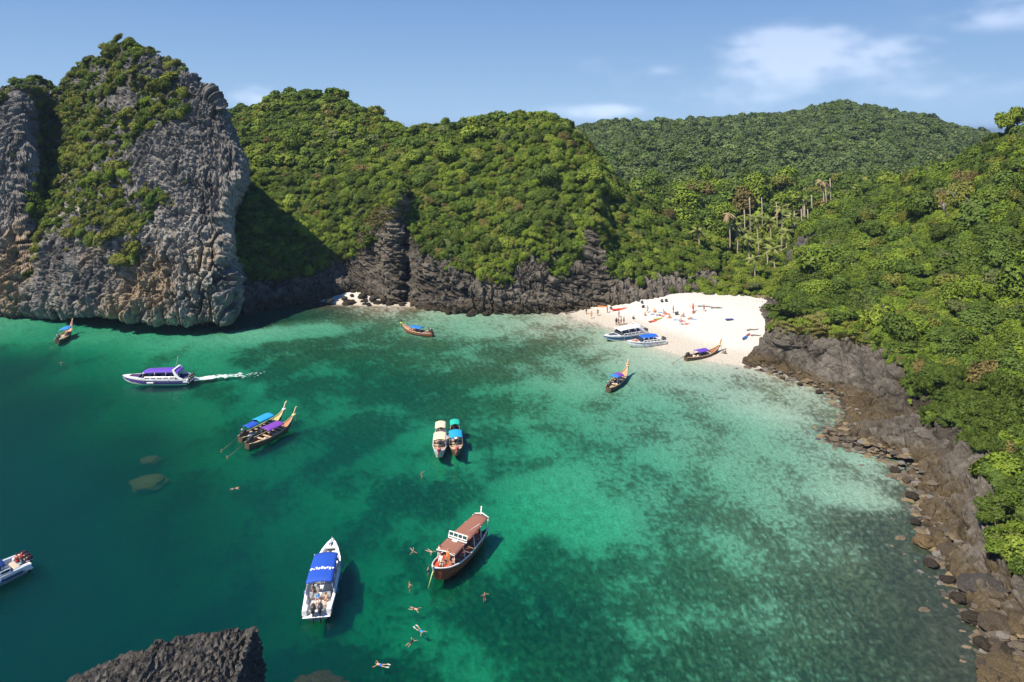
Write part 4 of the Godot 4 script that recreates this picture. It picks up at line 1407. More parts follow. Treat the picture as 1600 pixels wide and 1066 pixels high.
	# the swept arch near the stern
	if q.get("arch", true):
		var ax: float = L * (r0 - 0.5) + q.get("arch_at", 0.9)
		var am := tool()
		for s in [-1.0, 1.0]:
			var rr := []
			for k in 6:
				var t := k / 5.0
				var c := Vector3(ax - 1.4 + 1.4 * sqrt(t), 0.95 + (ry - 0.62) * t, s * (B / 2 - 0.1 - 0.14 * t))
				var w := lerpf(0.42, 0.2, t)
				rr.append([c + Vector3(-w, 0, -0.06), c + Vector3(w * 0.6, 0, -0.06), c + Vector3(w * 0.6, 0, 0.06), c + Vector3(-w, 0, 0.06)])
			am.set_smooth_group(-1)
			skin_into(am, rr)
		block(am, Vector3(ax, ry + 0.26, 0), Vector3(0.36, 0.1, B * 0.84), 0.04)
		am.generate_normals()
		put("arch", am.commit(), white, o)
		put("antenna", pipe([Vector3(ax, ry + 0.3, 0.3 * q.get("ant", 1.0)), Vector3(ax - 0.55, ry + 2.4, 0.45 * q.get("ant", 1.0))], 0.025, 5, 0.012), paint(0.75, 0.75, 0.72, 0.4), o)
	# stern: platform, lockers, engines
	put("swim_platform", box(Vector3(-L / 2 - 0.12, 0.3, 0), Vector3(0.6, 0.08, B * 0.86), 0.03), white, o)
	for s in [-1.0, 1.0]: put("stern_locker", box(Vector3(-L / 2 + 0.15, 0.62, s * B * 0.38), Vector3(0.8, 0.55, B * 0.16), 0.06), white, o)
	put("stern_bench", box(Vector3(-L / 2 + 0.75, 0.6, 0), Vector3(0.5, 0.35, B * 0.5), 0.06), paint(0.5, 0.42, 0.34, 0.7), o)
	for k in int(q.get("engines", 2)):
		var z: float = (k - (q.get("engines", 2) - 1) * 0.5) * 0.62
		outboard(o, Vector3(-L / 2 - 0.15, 0.35, z), q.get("cowl", paint(0.035, 0.035, 0.04, 0.3)))
	for k in 3:
		var t: float = [0.25, 0.45, 0.62][k]
		for s in [-1.0, 1.0]:
			put("fender", pipe([Vector3(L * (t - 0.5), 0.42, s * (B / 2 + 0.1)), Vector3(L * (t - 0.5), 0.5, s * (B / 2 + 0.1)), Vector3(L * (t - 0.5), 0.86, s * (B / 2 + 0.1))], 0.07, 6), q.get("fender", paint(0.08, 0.16, 0.32, 0.6)), o)
	return o

func tour_boat(where: Transform3D, L: float) -> Node3D:
	var o := thing("tour_boat", "long wooden tour boat with two brown roofs and an orange red foredeck", "tour boat")
	o.transform = where
	var B := 2.55
	var white := paint(0.78, 0.78, 0.76, 0.35)
	var brown := paint(0.27, 0.115, 0.075, 0.7)
	var bs := [0.62, 0.86, 1.0, 0.98, 0.80, 0.52, 0.04]
	var sh := [0.95, 0.85, 0.85, 0.98, 1.2, 1.45, 1.75]
	put("hull", shell(L, B, SX, bs, sh, [-0.3, -0.4, -0.4, -0.35, -0.2, 0.1, 1.1], 0.1, 0.3, 30), paint(0.24, 0.06, 0.03, 0.5), o)
	for s in [-1.0, 1.0]: put("gunwale", rail(L, B, SX, bs, sh, s, 0.07), white, o)
	var dk := []
	for k in 12:
		var t := lerpf(0.70, 0.985, k / 11.0)
		var b := B / 2 * pick(t, SX, bs) - 0.06
		var y := pick(t, SX, sh) - 0.16
		var x := -L / 2 + L * t
		dk.append([Vector3(x, y, b), Vector3(x, y, -b), Vector3(x, y - 0.06, -b), Vector3(x, y - 0.06, b)])
	put("foredeck", skin(dk, true, true, false), paint(0.72, 0.10, 0.04, 0.5), o)
	put("stem_post", box(Vector3(L / 2 + 0.05, 1.65, 0), Vector3(0.2, 0.75, 0.14), 0.04, Basis(Vector3.BACK, -0.3)), white, o)
	put("mooring_post", pipe([Vector3(L * 0.40, 1.2, 0.05), Vector3(L * 0.40, 1.75, 0.05)], 0.07, 6), paint(0.6, 0.12, 0.05, 0.5), o)
	put("anchor_coil", pipe([Vector3(L * 0.36, 1.25, -0.2), Vector3(L * 0.375, 1.27, 0.05), Vector3(L * 0.35, 1.28, 0.2), Vector3(L * 0.335, 1.27, -0.1), Vector3(L * 0.36, 1.3, -0.15)], 0.05, 5), paint(0.7, 0.62, 0.5, 0.8), o)
	put("stern_roof", canopy(-L * 0.49, -L * 0.04, B * 0.66, 2.1, 0.14, 0.07, B * 0.84, 2.1), brown, o)
	put("front_roof", canopy(L * 0.06, L * 0.27, B * 0.84, 2.08, 0.14, 0.07, B * 0.86, 2.04), brown, o)
	put("roof_edge", pipe([Vector3(L * 0.275, 2.0, -B * 0.41), Vector3(L * 0.275, 2.15, 0), Vector3(L * 0.275, 2.0, B * 0.41)], 0.05, 5), white, o)
	put("stern_rail", pipe([Vector3(-L * 0.5, 2.1, -B * 0.34), Vector3(-L * 0.52, 2.25, 0), Vector3(-L * 0.5, 2.1, B * 0.34)], 0.06, 5), white, o)
	# wheelhouse windows raised between the roofs
	var wh := put("wheelhouse_frame", box(Vector3(L * 0.035, 2.3, 0), Vector3(0.1, 0.08, B * 0.84), 0.02), white, o)
	for y: float in [2.08, 2.62]: put("frame_bar", box(Vector3(L * 0.035 - (y - 2.08) * 0.35, y, 0), Vector3(0.09, 0.09, B * 0.84), 0.02), white, wh)
	for k in 5: put("frame_bar", box(Vector3(L * 0.035 - 0.1, 2.35, (k - 2) * B * 0.205), Vector3(0.08, 0.6, 0.08), 0.02, Basis(Vector3.BACK, 0.34)), white, wh)
	for k in 4: put("window", box(Vector3(L * 0.035 - 0.11, 2.35, (k - 1.5) * B * 0.205), Vector3(0.03, 0.46, B * 0.16), 0.01, Basis(Vector3.BACK, 0.34)), paint(0.03, 0.07, 0.06, 0.12), wh)
	put("hatch", box(Vector3(L * 0.085, 2.26, 0), Vector3(0.3, 0.1, 0.6), 0.03), white, o)
	for f: float in [-0.47, -0.3, -0.14, 0.08, 0.26]:
		for s in [-1.0, 1.0]:
			put("roof_post", pipe([Vector3(L * f, 0.75, s * (B / 2 * pick(f + 0.5, SX, bs) - 0.12)), Vector3(L * f, 2.12, s * B * 0.36)], 0.04, 5), white, o)
	for k in 7:
		var t := 0.1 + k * 0.085
		for s in [-1.0, 1.0]: put("bench", box(Vector3(L * (t - 0.5), 0.62, s * B * 0.24), Vector3(0.36, 0.1, B * 0.3), 0.03), paint(0.30, 0.17, 0.09, 0.7), o)
	put("antenna", pipe([Vector3(-L * 0.1, 2.45, -0.5), Vector3(-L * 0.13, 3.4, -1.7)], 0.02, 5), paint(0.7, 0.7, 0.66, 0.5), o)
	put("lifebuoy", pipe([Vector3(L * 0.03, 1.3, 1.38), Vector3(L * 0.05, 1.55, 1.36), Vector3(L * 0.07, 1.3, 1.38), Vector3(L * 0.05, 1.05, 1.38), Vector3(L * 0.03, 1.3, 1.38)], 0.08, 6), paint(0.8, 0.2, 0.04, 0.6), o)
	put("bow_ladder", pipe([Vector3(L * 0.44, 1.5, 0.28), Vector3(L * 0.52, -0.3, 0.5)], 0.05, 5), paint(0.5, 0.75, 0.25, 0.5), o)
	put("rudder_post", pipe([Vector3(-L * 0.5, 1.0, 0.2), Vector3(-L * 0.53, 2.9, 0.2)], 0.07, 6), white, o)
	return o

var fleet := {}

func cloth(r: float, g: float, b: float) -> StandardMaterial3D:
	return paint(r, g, b, 0.75)

func build_boats() -> void:
	var blue := cloth(0.012, 0.075, 0.44)
	var sky := cloth(0.015, 0.30, 0.62)
	var purple := cloth(0.115, 0.055, 0.42)
	var violet := cloth(0.17, 0.045, 0.36)
	var teal := cloth(0.01, 0.42, 0.32)
	var cyan := cloth(0.01, 0.30, 0.50)
	var beige := cloth(0.72, 0.60, 0.40)
	var white := paint(0.80, 0.80, 0.79, 0.25)
	fleet["purple"] = speedboat("speedboat", "white speedboat with purple hull and purple roof, under way with a white wake", turned(294, 597, 193, 598), 11.2, 2.9, {"hull": paint(0.085, 0.055, 0.25, 0.35), "band": white, "lo": 0.14, "hi": 0.32, "roof": purple, "front_curtain": purple, "bow_slab": paint(0.06, 0.03, 0.09, 0.6), "rail": white, "engines": 3, "roof_y": 2.15, "roof1": 0.66, "ant": -1.0, "fender": paint(0.1, 0.07, 0.25, 0.6)})
	put("hull_emblem", box(Vector3(0.3, 0.42, -1.45), Vector3(1.1, 0.16, 0.04), 0.01), white, fleet["purple"])
	fleet["blue"] = speedboat("speedboat", "white speedboat with a long bright blue roof seen from its stern", turned(497, 958, 518, 866), 9.6, 2.75, {"band": paint(0.55, 0.6, 0.68, 0.3), "roof": blue, "bow_open": true, "stripe": 0.30, "roof0": 0.13, "roof1": 0.58, "cab1": 0.58, "engines": 2, "roof_y": 2.4, "arch": false, "cowl": paint(0.05, 0.045, 0.05, 0.3), "rail": paint(0.05, 0.09, 0.25, 0.4)})
	fleet["edge"] = speedboat("speedboat", "white speedboat with dark blue stripes, cut off by the left edge", turned(24, 894, -146, 972), 9.4, 2.9, {"hull": paint(0.34, 0.42, 0.52, 0.3), "band": paint(0.015, 0.03, 0.12, 0.3), "lo": 0.55, "hi": 0.68, "roof": paint(0.01, 0.045, 0.2, 0.6), "engines": 3, "roof_y": 1.9, "roof0": 0.2, "arch": false, "cowl": paint(0.05, 0.02, 0.018, 0.3)})
	fleet["beached"] = speedboat("speedboat", "white roofed speedboat with a blue hull, nosed up at the beach", turned(1007, 523, 944, 534), 10.4, 3.1, {"hull": paint(0.015, 0.10, 0.24, 0.35), "band": white, "lo": 0.16, "hi": 0.34, "roof": white, "roof_y": 2.25, "roof1": 0.68, "arch": true, "rail": white, "bow_slab": paint(0.05, 0.07, 0.09, 0.7)})
	fleet["open"] = speedboat("speedboat", "small white speedboat with a short blue canvas roof, beside the white roofed one", turned(1035, 537, 981, 543), 7.9, 2.5, {"band": paint(0.10, 0.03, 0.10, 0.3), "lo": 0.80, "hi": 0.9, "roof": cloth(0.01, 0.11, 0.55), "roof_y": 1.95, "roof0": 0.2, "roof1": 0.62, "engines": 2, "hull": paint(0.62, 0.66, 0.68, 0.3), "arch": false, "bow_slab": paint(0.55, 0.2, 0.15, 0.7)})
	fleet["tour"] = tour_boat(turned(745, 845, 687, 906), 9.0)
	var rust := paint(0.24, 0.085, 0.045, 0.6)
	var old := paint(0.10, 0.07, 0.045, 0.7)
	longtail("longtail_boat", "small longtail boat with a blue awning close under the limestone cliff", turned(94, 533, 107, 523), 7.6, {"hull": old, "awnings": [[0.38, 0.72, 1.75, 1.7, cloth(0.03, 0.22, 0.60)]], "ribbons": [[0.75, 0.6, 0.6], [0.45, 0.12, 0.1]]})
	longtail("longtail_boat", "longtail boat with a rust red hull and a blue awning, alone in the bay", turned(678, 526, 626, 517), 8.0, {"hull": rust, "trim": paint(0.62, 0.42, 0.30, 0.6), "prow": old, "awnings": [[0.34, 0.66, 1.35, 1.6, cloth(0.01, 0.16, 0.62)]], "ribbons": [[0.45, 0.75, 0.12]]})
	longtail("longtail_boat", "longtail boat with light blue awnings, moored beside the purple one", turned(384, 687, 435, 662), 7.7, {"hull": old, "trim": paint(0.62, 0.54, 0.30, 0.6), "deck": paint(0.42, 0.36, 0.14, 0.6), "awnings": [[0.36, 0.68, 1.9, 1.8, sky, blue], [0.12, 0.33, 1.7, 1.5, blue]], "ribbons": [[0.8, 0.78, 0.74]]})
	longtail("longtail_boat", "longtail boat with a purple awning, moored beside the light blue one", turned(393, 698, 452, 670), 7.9, {"hull": old, "trim": paint(0.50, 0.40, 0.28, 0.6), "deck": paint(0.50, 0.20, 0.08, 0.6), "awnings": [[0.36, 0.70, 1.5, 1.8, violet]], "ribbons": [[0.75, 0.68, 0.3]]})
	longtail("longtail_boat", "longtail boat with two cream awnings, bow towards the viewer", turned(689, 676, 686, 724), 9.0, {"hull": paint(0.50, 0.50, 0.50, 0.5), "trim": paint(0.7, 0.7, 0.7, 0.5), "deck": paint(0.10, 0.28, 0.55, 0.6), "prow": paint(0.42, 0.25, 0.14, 0.6), "awnings": [[0.44, 0.68, 1.7, 1.75, beige], [0.10, 0.32, 1.85, 1.5, beige]], "ribbons": [[0.35, 0.03, 0.05], [0.7, 0.2, 0.2]]})
	longtail("longtail_boat", "longtail boat with a turquoise and a green awning, bow towards the viewer", turned(710, 672, 714, 723), 9.0, {"hull": old, "trim": paint(0.6, 0.42, 0.28, 0.6), "deck": paint(0.55, 0.36, 0.2, 0.6), "awnings": [[0.42, 0.66, 1.7, 1.85, cyan], [0.10, 0.27, 1.9, 1.4, teal]], "ribbons": [[0.75, 0.12, 0.15], [0.78, 0.2, 0.22]]})
	longtail("longtail_boat", "longtail boat with a purple and light blue awning, off the middle of the beach", turned(952, 611, 979, 588), 8.6, {"hull": old, "awnings": [[0.36, 0.56, 1.45, 1.7, violet], [0.25, 0.37, 1.7, 1.6, cloth(0.03, 0.2, 0.55)]], "ribbons": [[0.7, 0.62, 0.42], [0.6, 0.3, 0.15]]})
	longtail("longtail_boat", "longtail boat with a purple awning, its bow on the sand by the dark rocks", turned(1075, 563, 1121, 553), 8.6, {"hull": old, "prow": paint(0.62, 0.34, 0.10, 0.6), "deck": paint(0.32, 0.13, 0.05, 0.6), "awnings": [[0.32, 0.60, 1.3, 1.7, purple]], "ribbons": [[0.75, 0.6, 0.3]]})
	build_wake()

func build_wake() -> void:
	var st := tool()
	st.set_smooth_group(0)
	var r := RandomNumberGenerator.new()
	r.seed = 77
	for k in 260:
		var t := pow(r.randf(), 1.5)
		var c := on(lerpf(302, 420, t), lerpf(592, 582.5, t), 0.0)
		var spread := lerpf(0.35, 0.9, t)
		c += Vector3(r.randfn() * 0.3, 0.01, r.randfn() * spread * 0.8)
		if t > 0.3 and r.randf() < (t - 0.3) * 1.2: continue
		var a := lerpf(0.6, 0.16, t) * r.randf_range(0.3, 1.2)
		var b := a * r.randf_range(0.25, 0.6)
		var h := 0.16 * (1 - t) * r.randf() + 0.015
		var top := c + Vector3(0, h, 0)
		for i in 6:
			var t0 := TAU * i / 6
			var t1 := TAU * (i + 1) / 6
			st.add_vertex(top)
			st.add_vertex(c + Vector3(cos(t1) * a, 0, sin(t1) * b))
			st.add_vertex(c + Vector3(cos(t0) * a, 0, sin(t0) * b))
	st.generate_normals()
	tag(put("wake_foam", st.commit(), paint(0.5, 0.57, 0.57, 0.8)), "white foam trailing behind the purple speedboat", "foam", "", "stuff")

# ---------------------------------------------------------------- boulders, palms, dead trees, the near rock, things on the sand
func boulder(seed_: int, flat := 0.65) -> ArrayMesh:
	var n := noise(seed_, 0.9, 3)
	var c := cells(seed_ + 1, 0.9, FastNoiseLite.RETURN_CELL_VALUE)
	var rings := []
	for j in 10:
		var th := lerpf(0.06, PI - 0.06, j / 9.0)
		var r := []
		for i in 16:
			var ph := TAU * i / 16
			var d := Vector3(sin(th) * cos(ph), -cos(th), sin(th) * sin(ph))
			var s := 1.0 + n.get_noise_3dv(d * 1.4) * 0.6 + c.get_noise_3dv(d * 1.2) * 0.16
			r.append(Vector3(d.x, d.y * flat, d.z) * s)
		rings.append(r)
	return skin(rings, true, true, false)

func stone_material(r: float, g: float, b: float) -> StandardMaterial3D:
	var key := "stone %.2f %.2f %.2f" % [r, g, b]
	if not mats.has(key):
		var base: StandardMaterial3D = rock_material()
		var m: StandardMaterial3D = base.duplicate()
		m.vertex_color_use_as_albedo = false
		m.albedo_color = lin(r, g, b)
		m.uv1_scale = Vector3.ONE * 0.4
		m.heightmap_scale = 12.0
		mats[key] = m
	return mats[key]

func build_boulders() -> void:
	var kinds: Array[ArrayMesh] = []
	for k in 7: kinds.append(boulder(200 + k * 3, 0.5 + 0.07 * k))
	var tones := [[0.17, 0.128, 0.072], [0.125, 0.098, 0.068], [0.105, 0.094, 0.082], [0.22, 0.155, 0.08], [0.065, 0.054, 0.04], [0.2, 0.185, 0.165]]
	var names := ["tan", "brown", "grey brown", "ochre", "dark brown", "pale grey"]
	var spots := [[1443, 846, 1.35, 3], [1472, 850, 0.5, 3], [1490, 866, 1.7, 1], [1522, 862, 1.3, 0], [1545, 868, 1.0, 0], [1515, 892, 1.7, 0], [1560, 880, 1.2, 2], [1500, 900, 0.7, 3], [1535, 922, 2.2, 2], [1566, 905, 1.5, 4], [1590, 915, 1.3, 2], [1545, 896, 0.5, 5], [1568, 948, 2.0, 2], [1592, 960, 1.5, 1], [1560, 980, 1.8, 1], [1575, 978, 0.6, 3], [1596, 996, 1.6, 0], [1588, 1022, 1.8, 4], [1560, 1012, 1.2, 1], [1575, 1046, 2.0, 0], [1600, 1050, 1.5, 1], [1540, 1042, 1.1, 1], [1550, 1062, 1.4, 0],
		[1460, 830, 0.8, 1], [1430, 815, 0.7, 4], [1455, 880, 0.8, 4], [1480, 905, 0.7, 4], [1500, 935, 0.9, 4], [1520, 965, 1.0, 4], [1535, 1005, 0.9, 4], [1510, 915, 0.5, 0], [1530, 880, 0.6, 0], [1556, 930, 0.5, 3], [1580, 935, 0.55, 3], [1600, 935, 0.8, 0], [1480, 838, 0.6, 5], [1505, 850, 0.7, 1],
		[1425, 775, 0.9, 4], [1400, 735, 0.8, 4], [1418, 752, 0.6, 1], [1345, 690, 0.7, 4], [1300, 676, 0.6, 4], [1380, 700, 0.8, 1], [1335, 648, 0.8, 4], [1316, 632, 0.6, 1], [1345, 665, 0.6, 0], [1280, 612, 0.7, 4], [1250, 600, 0.6, 4], [1222, 590, 0.6, 1], [1190, 578, 0.5, 4], [1172, 571, 0.45, 1]]
	for q: Array in spots:
		var p := on(q[0], q[1], 0.25)
		var o := put("boulder", kinds[rng.randi() % 7], stone_material(tones[q[3]][0], tones[q[3]][1], tones[q[3]][2]))
		var r: float = q[2] * 0.78
		o.transform = Transform3D(Basis(Vector3.UP, rng.randf() * TAU).scaled(Vector3(r * rng.randf_range(0.85, 1.35), r * rng.randf_range(0.5, 0.85), r)), p)
		place_label(o, "%s %s boulder at the water's edge" % [names[q[3]], "large" if r > 1.4 else ("small" if r < 0.7 else "rounded")], "boulder", "boulders along the rocky shore at the right")
	# the small cove, some added in place of shade, and the rock wall's foot
	for q: Array in [[546, 474, 1.6, 4], [515, 470, 1.1, 4], [530, 458, 0.9, 4], [560, 455, 0.9, 2], [575, 460, 0.7, 4], [550, 462, 0.5, 4], [590, 474, 1.1, 4], [500, 476, 1.2, 4], [484, 479, 1.0, 4], [570, 470, 1.0, 4], [583, 467, 0.9, 2], [600, 470, 0.8, 4], [566, 463, 1.2, 4], [538, 466, 0.8, 2], [608, 476, 0.9, 4], [628, 477, 0.7, 4], [552, 457, 0.8, 4], [596, 462, 1.1, 4], [577, 477, 0.6, 4], [618, 472, 0.6, 2], [655, 481, 0.6, 2], [735, 492, 0.9, 4], [760, 491, 0.8, 4], [700, 489, 0.8, 4], [820, 489, 0.7, 4], [868, 489, 0.7, 4], [885, 487, 0.6, 4], [904, 484, 0.5, 2], [1015, 468, 0.9, 5], [985, 471, 0.6, 2], [1196, 505, 0.8, 2], [1178, 512, 0.5, 2], [1183, 520, 0.5, 2]]:
		var p := on(q[0], q[1], 0.2 if q[1] > 470 else 1.0)
		var r: float = q[2]
		var o := put("boulder", kinds[rng.randi() % 7], stone_material(tones[q[3]][0], tones[q[3]][1], tones[q[3]][2]))
		o.transform = Transform3D(Basis(Vector3.UP, rng.randf() * TAU).scaled(Vector3(r, r * 0.85, r)), p)
		place_label(o, "%s boulder %s" % [names[q[3]], "in the shaded little cove" if q[0] < 660 else ("at the foot of the long dark rock wall" if q[0] < 1010 else "at the edge of the beach")], "boulder", "boulders at the foot of the cliffs")
	# under water
	for q: Array in [[235, 727, 1.9, 1.0], [236, 694, 1.1, 0.9]]:
		var p := on(q[0], q[1], 0.0) + Vector3(0, -q[3] - 1.3, 0)
		var o := put("submerged_rock", kinds[2], stone_material(0.20, 0.24, 0.09))
		o.transform = Transform3D(Basis(Vector3.UP, 0.4).scaled(Vector3(q[2] * 1.2, q[2] * 0.5, q[2])), p)
		tag(o, "olive rock under the water left of the two moored longtail boats, the %s one" % ("larger" if q[2] > 1.5 else "smaller"), "rock")

var label_lists := {}
func place_label(o: Node3D, label: String, category: String, group: String) -> void:   # labels that come out alike get an ordinal from left to right, once all stand
	tag(o, label, category, group)
	if not label_lists.has(label): label_lists[label] = []
	label_lists[label].append(o)

const ORDINALS := ["leftmost", "second", "third", "fourth", "fifth", "sixth", "seventh", "eighth", "ninth", "tenth", "eleventh", "twelfth", "thirteenth", "fourteenth", "fifteenth", "sixteenth", "seventeenth", "eighteenth", "nineteenth", "twentieth"]
func number_labels() -> void:
	for label: String in label_lists:
		var list: Array = label_lists[label]
		if list.size() < 2: continue
		list.sort_custom(func(a: Node3D, b: Node3D) -> bool: return seen(a.position).x < seen(b.position).x)
		for k in list.size():
			var o: Node3D = list[k]
			if k == 0: o.set_meta("label", "%s, leftmost of %d" % [label, list.size()])
			elif k == list.size() - 1: o.set_meta("label", "%s, rightmost of %d" % [label, list.size()])
			elif k < 20: o.set_meta("label", "%s, %s from left" % [label, ORDINALS[k]])

func frond(seed_: int) -> ArrayMesh:   # one palm leaf of length one along +x, arching down
	var r := RandomNumberGenerator.new()
	r.seed = seed_
	var st := tool()
	st.set_smooth_group(-1)
	var n := 22
	var spine := []
	for k in n + 1:
		var t := float(k) / n
		spine.append(Vector3(t * 0.86, 0.30 * t - 0.62 * t * t, 0.0))
	for k in range(2, n):
		var t := float(k) / n
		var w := 0.27 * sin(PI * clampf(t * 0.9 + 0.1, 0, 1)) + 0.03
		for s in [-1.0, 1.0]:
			var a: Vector3 = spine[k]
			var b: Vector3 = spine[k + 1]
			var tip: Vector3 = a + Vector3(0.10, -w * 0.55 - r.randf() * 0.03, s * w * 0.85)
			for q: Vector3 in [a + Vector3(-0.004, 0, 0), tip, b, a, b + Vector3(0, 0.006, 0), tip]: st.add_vertex(q)
	st.generate_normals()
	return st.commit()

func build_palms() -> void:
	var leafs := [frond(1), frond(2), frond(3)]
	var dead := paint(0.34, 0.25, 0.13, 0.8)
	var bark := paint(0.36, 0.30, 0.22, 0.9)
	var greens := [leaf_material(Color(0.22, 0.25, 0.06)), leaf_material(Color(0.28, 0.28, 0.10)), leaf_material(Color(0.16, 0.21, 0.05))]
	# crown px, row, foot row, depth, dry
	for q: Array in [[1091, 371, 404, 192, 0, "pale coconut palm left of the others above the bushes"], [1139, 343, 402, 204, 1, "coconut palm with brown hanging fronds, thin trunk"], [1181, 350, 408, 201, 0, "coconut palm with a full crown among the tall trunks"], [1222, 334, 410, 202, 0, "tall straight coconut palm left of the dark outcrop"], [1203, 354, 404, 206, 0, "coconut palm behind the middle of the palm grove"], [1196, 386, 424, 192, 0, "large coconut palm in front of the grove"], [1208, 398, 446, 184, 0, "coconut palm with a bare pale trunk beside the bushes"],
			[1178, 414, 472, 178, 0, "coconut palm nearest the beach with a thin trunk"], [1285, 292, 335, 214, 1, "dead palm with a thick brown trunk on the crest right of the grove"], [1118, 352, 385, 222, 0, "small coconut palm in the shade left of the grove"], [1160, 372, 405, 208, 0, "short coconut palm low in the grove"], [1236, 348, 396, 207, 0, "coconut palm right of the tall straight one"], [1150, 362, 398, 206, 0, "coconut palm between the brown one and the full crowned one"], [1168, 384, 420, 196, 0, "coconut palm in front at the left of the grove"], [1254, 320, 372, 214, 0, "coconut palm on the slope at the right of the grove"], [1228, 372, 415, 198, 0, "low coconut palm at the right front of the grove"]]:
		var top := at(q[0], q[1] - 9, q[3])
		var bot := at(q[0] + rng.randf_range(-3, 5), q[2], q[3] - 1.5)
		var o := thing("coconut_palm", q[5], "palm", bot, 0.0, "palms behind the beach")
		var up := top - bot
		put("trunk", pipe([Vector3(0, -3, 0), Vector3.ZERO, up * 0.35 + Vector3(0.25, 0, 0.1), up * 0.7 + Vector3(0.2, 0, 0), up], 0.24, 7, 0.15), bark, o)
		var nf := 20
		for k in nf:
			var a := TAU * k / nf * 2.0 + rng.randf() * 0.4
			var lift := rng.randf_range(-0.5, 0.85)
			if q[4] == 1: lift = rng.randf_range(-1.25, 0.4)
			var len := rng.randf_range(2.4, 3.5)
			var b := Basis(Vector3.UP, a) * Basis(Vector3.BACK, lift)
			var wilted: bool = q[4] == 1 and k % 4 != 0 or (lift < -0.42)
			put("frond", leafs[k % 3], dead if wilted else greens[rng.randi() % 3], o, Transform3D(b.scaled(Vector3.ONE * len), up))
	# bare trunks without crowns
	var grey := paint(0.30, 0.26, 0.20, 0.9)
	for q: Array in [[1163, 338, 412, 214], [1171, 320, 352, 228], [1190, 318, 348, 228], [1213, 322, 350, 226], [1241, 339, 390, 206], [1252, 334, 372, 208], [1257, 331, 374, 208], [1262, 338, 372, 207], [1268, 310, 352, 216], [1124, 348, 378, 224], [1290, 300, 330, 212], [1297, 290, 322, 214], [1137, 376, 394, 206], [1124, 357, 374, 215]]:
		var top := at(q[0], q[1] - rng.randf_range(2, 12), q[3])
		var bot := at(q[0] + 1.5, q[2] + 8, q[3] - 1)
		var up := top - bot
		var o := thing("bare_palm_trunk", "bare grey palm trunk without a crown", "tree trunk", bot)
		put("trunk", pipe([Vector3(0, -3, 0), Vector3.ZERO, up * 0.5 + Vector3(0.12, 0, 0), up], 0.22, 6, 0.15), grey, o)
		place_label(o, "bare palm trunk without a crown, standing in the valley grove", "tree trunk", "bare palm trunks in the valley")
	# dead branching trees
	for q: Array in [[1036, 424, 172, 4.0, "tangled grey dead tree fallen over the rocks above the left end of the beach", 1.2], [1500, 318, 150, 3.4, "bare grey dead tree standing on the wooded spur", 0.1], [1480, 330, 150, 2.6, "smaller bare dead tree leaning on the wooded spur", 0.5], [1555, 672, 92, 1.8, "dead twiggy shrub at the edge of the dark shore rocks", 0.4], [1545, 262, 165, 3.0, "pale dead tree near the top of the wooded spur", 0.2]]:
		var o := thing("dead_tree", q[4], "dead tree", at(q[0], q[1], q[2]))
		var st := tool()
		branch(st, Vector3(0, -1.0, 0), Basis(Vector3.BACK, q[5]) * Vector3.UP, q[3], 0.13, 4)
		put("branches", st.commit(), paint(0.40, 0.36, 0.31, 0.9), o)

func branch(st: SurfaceTool, a: Vector3, dir: Vector3, len: float, r: float, depth: int) -> void:
	var b := a + dir * len * 0.55
	tube(st, a, b, r, r * 0.65, 5, false)
	if depth == 0: return
	for k in 3:
		var d := (dir + Vector3(rng.randfn(), rng.randfn() * 0.5 + 0.15, rng.randfn()) * 0.62).normalized()
		branch(st, a.lerp(b, 0.55 + 0.22 * k), d, len * rng.randf_range(0.5, 0.8), r * 0.6, depth - 1)

